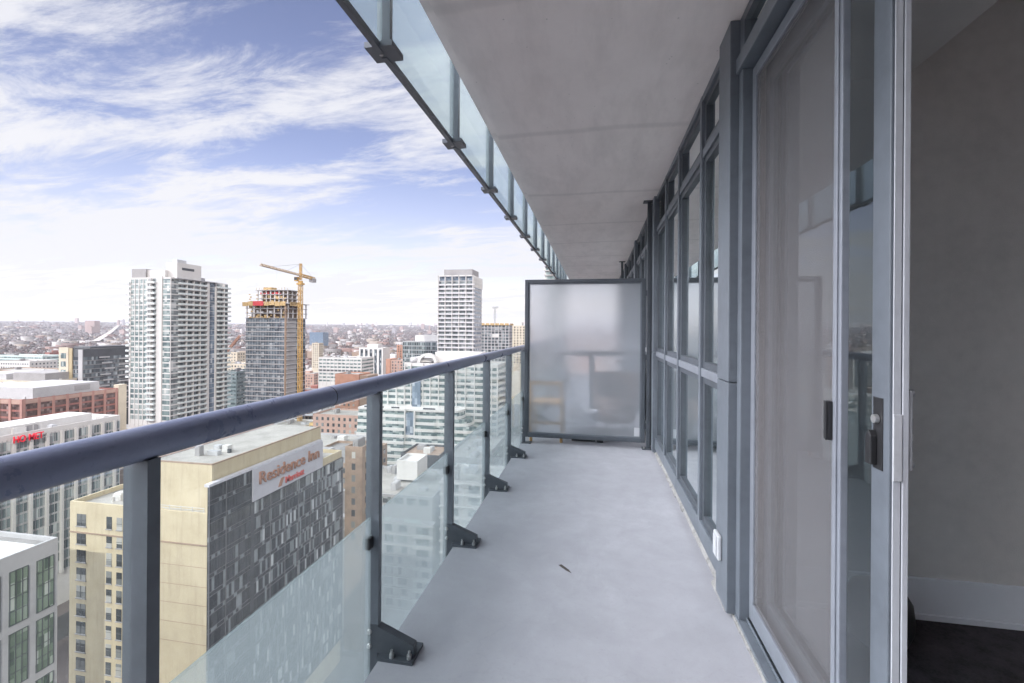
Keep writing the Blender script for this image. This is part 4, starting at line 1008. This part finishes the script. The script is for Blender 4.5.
# ---- 11 mid distance buildings that the picture singles out ----------------
def simple(name, label, X0, X1, Y0, Y1, zt, wall, style='punched', m=None, fh=3.2, roof=None, units=2, seed=1, w=1.4, pitch=3.0, faces='SE', zlow=None, group=None, limit=60):
    b = Bld(name, label, X0, X1, Y0, Y1, zt, wall, roof=roof, group=group)
    zl = zlow if zlow is not None else max(GZ+2, zt-26)
    if style == 'punched': b.punched(m or C_win, fh, zl, zt-.9, w, 1.7, pitch, faces, .9, limit)
    elif style == 'ribbon': b.ribbon(m or C_gl, fh, zl, zt-.9, .9, 1.6, faces, .5)
    b.units(units, seed); return b
simple('pink_brick_block', 'pink brick block with small square windows under the orange brick block', -149.8, -119, 221.9, 240, -45.2, C_pink, w=1.3, pitch=3.1, zlow=-66, limit=90)
b = simple('orange_brick_block', 'orange brick block with blank upper walls rising behind the pink brick block', -187.8, -169.1, 304.4, 322, -32.5, C_orange, 'none')
b.boxp('stair_tower', C_brown, -169.0, -163, 306, 322, GZ, -33.5); b.punched(C_win, 3.3, -72, -50, 1.4, 1.6, 3.0, 'SE', 2)
b = simple('pale_glass_midrise', 'white mid rise with rows of green glass right of the crane mast', -262.6, -217.3, 397, 420, -27.2, C_white, 'ribbon', C_gl, 3.3, C_roofd, 4)
b.boxp('floor_band', C_dark, -262.7, -217.2, 396.85, 396.94, -40.5, -38.8)
q = MB()
for k in range(12): x = -262+k*4; q.box(x-.3, x+.3, 396.7, 396.93, -70, -28)
b.add('facade_pier', C_white, q)
simple('blue_glass_cube', 'small blue glass block on its own among the trees right of the crane', -1183, -1121, 1725, 1765, -19.2, mat('blue_cladding', (.10, .16, .24), .3), 'ribbon', C_glb, 5, C_roofd, 0, zlow=-70)
simple('tan_slab', 'slim tan slab block right of the crane mast', -400, -389, 589, 600, -20.8, C_cream, 'punched', zlow=-60)
b = simple('striped_white_block', 'white block with five tall dark window stripes before the trees', -310.3, -276, 559, 580, -25.1, C_white, 'none', None, 3, C_roofw)
for k in range(5): b.boxp('window_stripe', C_gld, -308+k*6.6, -304.4+k*6.6, 558.9, 558.99, -60, -27)
b.boxp('penthouse', C_white, -300, -285, 562, 575, -25, -20.5)
simple('orange_slab', 'slim orange brick slab just left of the gridded office', -267.1, -259.1, 582, 600, -21.7, C_orange, 'punched', zlow=-50)
b = simple('brick_lowrise', 'red brick low rise with an orange end bay left of the gridded office', -214, -196, 451, 470, -32.3, C_pink, 'punched', zlow=-60)
b.boxp('end_bay', C_orange, -219, -214.02, 450.5, 468, GZ, -31.5)
simple('brown_brick_house', 'brown brick building with small windows behind the far end of the hotel', -66.0, -61.0, 112, 119, -30.5, C_brown, 'punched', C_win, 3.1, C_roof, 1, w=1.0, pitch=2.4)
simple('tan_roofed_block', 'low tan flat roofed block between the hotel and the pink brick block', -96, -76, 132, 158, -41.5, C_brown, 'punched', C_win, 3.2, C_roofd, 9, 6)
simple('flat_grey_block', 'broad grey roofed block scattered with rooftop units behind the hotel', -130, -94, 140, 186, -46, C_lgrey, 'punched', C_win, 3.2, C_roof, 12, 9)
simple('cream_lowrise', 'cream low rise between the condominium tower and the half finished tower', -344, -316, 368, 390, -32.8, C_cream, 'punched', C_win, 3.2, None, 3)
simple('small_cream_house', 'small cream block behind the cream low rise beside the condominium tower', -383, -371, 418, 430, -25.2, C_cream, 'punched', zlow=-50)
simple('teal_lowrise', 'greenish glass low rise at the foot of the condominium tower', -268, -256, 288, 310, -31, mat('teal_cladding', (.24, .31, .31), .5), 'ribbon', C_gl, 3)
simple('dark_lowrise_block', 'dark low rise between the greenish low rise and the half finished tower', -266, -252, 312, 330, -35.3, C_dark, 'ribbon', C_gl, 3.4)
b = simple('white_grid_block', 'white gridded block below the half finished tower', -186, -165.5, 235.9, 254, -55.5, C_white, 'punched', C_win, 3.2, w=1.6, pitch=2.6)
simple('ochre_block', 'brown and ochre block right of the white gridded block', -163, -150, 238, 256, -54, mat('ochre_wall', (.50, .36, .17), .9, 0, .2, .2), 'ribbon', C_gld, 3.1)
simple('long_teal_roof', 'long pale green roofed shed far left before the trees', -735, -655, 436, 460, -35.2, mat('pale_teal', (.42, .52, .52), .7), 'ribbon', C_gl, 3.5)
simple('white_shed', 'white flat roofed shed far left in front of the long green roofed shed', -620, -580, 375, 400, -36, C_white, 'punched', C_gld, 4)
simple('brick_shed', 'low brown brick shed far left below the white flat roofed shed', -560, -500, 330, 356, -40, C_brown, 'punched', C_win, 3.4)
c = thing('orange_crane_boom', 'orange luffing crane boom slanting up far beyond the condominium tower', 'crane', (-400, 434, GZ))
lattice((-400, 434, GZ), (-400, 434, -28), 2.4, .35, 20).build('mast', C_orange, c)
lattice((-400, 434, -28), (-384.6, 437, -8.6), 1.8, .35, 10).build('boom', C_orange, c)

# ---- 12 the low city, the wooded plain and the skyline ---------------------
def gz(x, y):
    d = math.hypot(x, y)
    t = min(max((d-1800)/10500, 0), 1)
    return GZ + 165*t*t*(3-2*t)
# ground: one sheet to the horizon, rising to the far ridge
m = NT('city_ground'); v = m.n('ShaderNodeNewGeometry').outputs['Position']
n1 = m.noise(.0035, 8, .7, v); n2 = m.noise(.02, 6, .7, v); n3 = m.noise(.09, 4, .65, v)
cc = m.ramp(n2, [(.35, (.075, .062, .062)), (.5, (.11, .092, .09)), (.62, (.15, .13, .125))])
cc = m.mix(m.ramp(n3, [(.58, (0, 0, 0)), (.68, (.8, .8, .8))]), cc, (.20, .18, .175))
cc = m.mix(m.ramp(n1, [(.45, (0, 0, 0)), (.7, (.5, .5, .5))]), cc, (.22, .20, .20))
M_ground = m.end(m.bsdf(cc, .95, 0, None, 0, 0, .1))
rs = [0, 60, 150, 300, 600, 1000, 1500, 2000, 2600, 3300, 4200, 5200, 6400, 7800, 9400, 11000, 12300, 13000]
NA = 96; g = MB(); vs = [(0, 0, GZ)]; fs = []
for r_ in rs[1:]:
    for k in range(NA):
        a = 2*math.pi*k/NA; vs.append((r_*math.cos(a), r_*math.sin(a), gz(r_, 0)))
for k in range(NA): fs.append((0, 1+k, 1+(k+1) % NA))
for j in range(len(rs)-2):
    o = 1+j*NA
    for k in range(NA): fs.append((o+k, o+NA+k, o+NA+(k+1) % NA, o+(k+1) % NA))
g.add(vs, fs, 0, True); go = g.build('ground', M_ground); tag(go, kind='structure')
# a straight road on the plain
rd = MB(); P0, P1 = Vector((-2236, 1688)), Vector((-7300, 5900)); nseg = 40
d_ = (P1-P0).normalized(); nn = Vector((-d_.y, d_.x))*13
for k in range(nseg):
    a = P0+(P1-P0)*k/nseg; b2 = P0+(P1-P0)*(k+1)/nseg
    q = [a+nn, a-nn, b2-nn, b2+nn]; rd.add([(p.x, p.y, gz(p.x, p.y)+14) for p in q], [(0, 1, 2, 3)])
tag(rd.build('road', mat('pale_road', (.42, .38, .36), .9, 0, .05, .01)), kind='structure')
st = MB()
for x in (-150, -232, -300, -420): st.box(x-6, x+6, 20, 900, GZ+.02, GZ+.05) if x != -232 else None
st.box(-800, 200, 188, 198, GZ+.06, GZ+.09); st.box(-800, 200, 332, 342, GZ+.06, GZ+.09); st.box(-800, 200, 56, 64, GZ+.06, GZ+.09)
tag(st.build('street', mat('asphalt', (.06, .06, .063), .9, 0, .2, .05)), kind='structure')

# low-rise blocks in between
foot = []
for o in list(col.objects):
    if o.parent is None and o.type == 'EMPTY':
        for c in o.children:
            if c.name.split('.')[0] in ('wall', 'wing') and c.data:
                bb2 = [Vector(q)+Vector(o['_o']) for q in c.bound_box]
                foot.append((min(q.x for q in bb2)-3, max(q.x for q in bb2)+3, min(q.y for q in bb2)-3, max(q.y for q in bb2)+3))
kinds = [('red brick', C_brick, 8), ('pale grey', C_lgrey, 9), ('white', C_white, 8), ('cream', C_cream, 6), ('brown brick', C_brown, 8), ('orange brick', C_orange, 3), ('grey concrete', C_grey, 7), ('pink brick', C_pink, 4)]
r = random.Random(23); low_me = {}
def low_mesh(kind, i):
    key = (kind[0], i)
    if key in low_me: return low_me[key]
    rq = random.Random(hash(key[1])+len(kind[0])*7)
    w, d, h = rq.uniform(11, 30), rq.uniform(11, 26), rq.choice([7, 9, 10, 13, 16, 20, 24, 30])
    body = MB().box(-w/2, w/2, -d/2, d/2, -.5, h); body.box(-w/2+.5, w/2-.5, -d/2+.5, d/2-.5, h, h+.05)
    if rq.random() < .6: body.box(-w*.2, w*.15, -d*.1, d*.3, h+.05, h+rq.uniform(2, 3.6))
    roof = box(-w/2+.4, w/2-.4, -d/2+.4, d/2-.4, h+.051, h+.30)
    wins = MB(); nfl = int(h/3.2)
    for f in range(nfl):
        z = f*3.2+1
        kx = int(w/3.2); ky = int(d/3.2)
        for a in range(kx): x = -w/2+1+a*(w-2)/kx; wins.box(x, x+1.5, -d/2-.06, -d/2-.01, z, z+1.7)
        for a in range(ky): y = -d/2+1+a*(d-2)/ky; wins.box(w/2+.01, w/2+.06, y, y+1.5, z, z+1.7)
    low_me[key] = (body.mesh('wall', kind[1]), roof.mesh('roof', rq.choice([C_roof, C_roofd, C_roofw, C_roof])), wins.mesh('window_rows', C_win), w, d, h)
    return low_me[key]
cnt = 0; tries = 0
wts = [k[2] for k in kinds]
while cnt < 270 and tries < 6000:
    tries += 1
    Y = 215 + 900*r.random()**1.35
    X = -Y*1.45 + (Y*1.45+Y*.1)*r.random() - r.uniform(0, 40)
    kd = r.choices(kinds, wts)[0]; bo, rf, wi, w, d, h = low_mesh(kd, r.randint(0, 5))
    if Y < 340 and h > 16: continue
    if any(a < X+w/2 and b3 > X-w/2 and c3 < Y+d/2 and d3 > Y-d/2 for a, b3, c3, d3 in foot): continue
    foot.append((X-w/2-2, X+w/2+2, Y-d/2-2, Y+d/2+2))
    t = thing('lowrise_block', f'{kd[0]} low-rise block in the crowded low city before the wooded plain', 'building', (X, Y, GZ), f'{kd[0]} low-rise blocks before the wooded plain')
    for me_, nm in ((bo, 'wall'), (rf, 'roof')):
        o = bpy.data.objects.new(nm, me_); col.objects.link(o); o.parent = t
    if Y < 700:
        o = bpy.data.objects.new('window_rows', wi); col.objects.link(o); o.parent = t
    cnt += 1

rng = np.random.default_rng(5)
def field(n, d0, d1, power):
    u = rng.random(n); p = 1-power
    d = (d0**p + u*(d1**p-d0**p))**(1/p)
    a = np.radians(rng.uniform(-66, 26, n))
    x, y = d*np.sin(a), d*np.cos(a)
    t = np.clip((d-1800)/10500, 0, 1); z = GZ+165*t*t*(3-2*t)
    return x, y, z, d
def big_mesh(name, V, F, mats, mi):
    me = bpy.data.meshes.new(name); k = F.shape[1]
    me.vertices.add(len(V)); me.vertices.foreach_set('co', V.astype(np.float32).ravel())
    me.loops.add(F.size); me.loops.foreach_set('vertex_index', F.astype(np.int32).ravel())
    me.polygons.add(len(F)); me.polygons.foreach_set('loop_start', np.arange(0, F.size, k, dtype=np.int32)); me.polygons.foreach_set('loop_total', np.full(len(F), k, dtype=np.int32))
    for q in mats: me.materials.append(q)
    me.polygons.foreach_set('material_index', mi.astype(np.int32)); me.update(calc_edges=True); me.validate()
    o = bpy.data.objects.new(name, me); col.objects.link(o); return o
# bare crowns: squat eight-sided clumps, each a little different
T_m = [mat('bare_crown', (.085, .062, .063), .95, 0, .2, .02), mat('bare_crown_brown', (.125, .084, .074), .95, 0, .2, .02), mat('evergreen_crown', (.05, .06, .045), .95, 0, .2, .02), mat('twig_grey_crown', (.125, .108, .108), .95, 0, .2, .02)]
N = 52000
x, y, z, d = field(N, 620, 9500, 1.75)
s = rng.uniform(3.0, 7.5, N)*np.clip(d/2600, .8, 2.6); h = rng.uniform(6, 12, N)*np.clip(d/4500, .9, 1.5)
oc = np.array([(1,0,.45),(0,1,.5),(-1,0,.42),(0,-1,.5),(.1,.05,1),(0,0,.05)])
V = oc[None]*np.stack([s, s, h], 1)[:, None, :]
V[:, :, :2] *= rng.uniform(.6, 1.25, (N, 6, 1)); V[:, :, 2] *= rng.uniform(.75, 1.2, (N, 6))
ca, sa = np.cos(rng.uniform(0, 6.28, N)), np.sin(rng.uniform(0, 6.28, N))
V = np.stack([V[:,:,0]*ca[:,None]-V[:,:,1]*sa[:,None], V[:,:,0]*sa[:,None]+V[:,:,1]*ca[:,None], V[:,:,2]], 2)+np.stack([x, y, z], 1)[:, None, :]
F = np.array([(0,1,4),(1,2,4),(2,3,4),(3,0,4),(1,0,5),(2,1,5),(3,2,5),(0,3,5)])
F = (F[None]+(np.arange(N)*6)[:, None, None]).reshape(-1, 3)
mi = np.repeat(rng.choice(4, N, p=[.46, .26, .05, .23]), 8)
tag(big_mesh('bare_woodland', V.reshape(-1, 3), F, T_m, mi), 'brown leafless trees covering the far plain up to the horizon', 'trees', kind='stuff')
# little houses among them
H_m = [mat('house_white', (.34, .325, .32), .9, 0, .1, .02), mat('house_brick', (.19, .12, .105), .9, 0, .1, .02), mat('house_grey', (.23, .22, .22), .9, 0, .1, .02), mat('house_dark_roof', (.13, .12, .125), .9, 0, .1, .02), mat('house_tan', (.25, .21, .175), .9, 0, .1, .02)]
def houses(N, d0, d1, pw, smin, smax, hmin, hmax):
    x, y, z, d = field(N, d0, d1, pw)
    w = rng.uniform(smin, smax, N); dp = rng.uniform(smin, smax, N)*.8; hh = rng.uniform(hmin, hmax, N)
    cb = np.array([(-1,-1,-.3),(1,-1,-.3),(1,1,-.3),(-1,1,-.3),(-1,-1,1),(1,-1,1),(1,1,1),(-1,1,1)], float)
    V = cb[None]*np.stack([w/2, dp/2, hh], 1)[:, None, :]+np.stack([x, y, z], 1)[:, None, :]
    F = np.array([(0,1,5,4),(1,2,6,5),(2,3,7,6),(3,0,4,7),(4,5,6,7)])
    F = (F[None]+(np.arange(N)*8)[:, None, None]).reshape(-1, 4)
    wl = rng.choice(5, N, p=[.22, .26, .24, .08, .20]); rf = rng.choice(5, N, p=[.15, .14, .28, .37, .06])
    mi = np.stack([wl, wl, wl, wl, rf], 1).ravel()
    return V.reshape(-1, 3), F, mi
parts = [houses(4200, 700, 7000, 1.75, 7, 14, 7, 11), houses(900, 1500, 10000, 1.2, 20, 60, 10, 20)]
o_ = 0; VV = []; FF = []; MM = []
for a, f_, m_ in parts: VV.append(a); FF.append(f_+o_); MM.append(m_); o_ += len(a)
tag(big_mesh('plain_houses', np.concatenate(VV), np.concatenate(FF), H_m, np.concatenate(MM)), 'small pale houses scattered among the leafless trees of the far plain', 'houses', kind='stuff')
# slabs on the horizon, each a thing
r = random.Random(77)
fm = [mat('far_slab_pale', (.48, .46, .47), .9, 0, .1, .02), mat('far_slab_grey', (.30, .29, .32), .9, 0, .1, .02), mat('far_slab_brown', (.30, .22, .21), .9, 0, .1, .02)]
fn = ['pale', 'grey', 'brown']
for k in range(110):
    cl_ = r.choice([(-53, 5), (-49, 4), (-46, 3), (-28, 4), (-21, 7), (-14, 5), (-33, 12), (-40, 14)])
    a = R(r.gauss(cl_[0], cl_[1]*.5)); d_ = r.uniform(4200, 10500); X, Y = d_*math.sin(a), d_*math.cos(a); q_ = r.randint(0, 2)
    w, h_ = r.uniform(16, 50), r.choice([25, 30, 40, 45, 60, 75])*(.7 if d_ < 6000 else 1)
    mb = MB().box(X-w/2, X+w/2, Y-10, Y+10, gz(X, Y)-5, gz(X, Y)+h_); mb.box(X-w/6, X+w/6, Y-5, Y+5, gz(X, Y)+h_, gz(X, Y)+h_+4)
    tag(mb.build('skyline_block', fm[q_]), f'{fn[q_]} apartment block standing far off on the hazy skyline', 'building', f'{fn[q_]} apartment blocks on the skyline')
mb = MB().box(-3860, -3770, 2840, 2880, -70, 42); tag(mb.build('brown_slab_block', fm[2]), 'broad brown slab block on the skyline straight above the dark glass mid rise', 'building')

# ------------------------------------------------------------------ the air
hb = MB().box(-13200, 13200, -13200, 13200, -90, 175).build('haze', None)
m = NT('haze_air'); pv = m.n('ShaderNodeVolumePrincipled'); pv.inputs['Density'].default_value = 5.5e-5; m.val(pv.inputs['Color'], (.86, .88, .97)); pv.inputs['Anisotropy'].default_value = .1
m.l(pv.outputs[0], m.out.inputs['Volume']); hb.data.materials.clear(); hb.data.materials.append(m.m); tag(hb, kind='stuff')
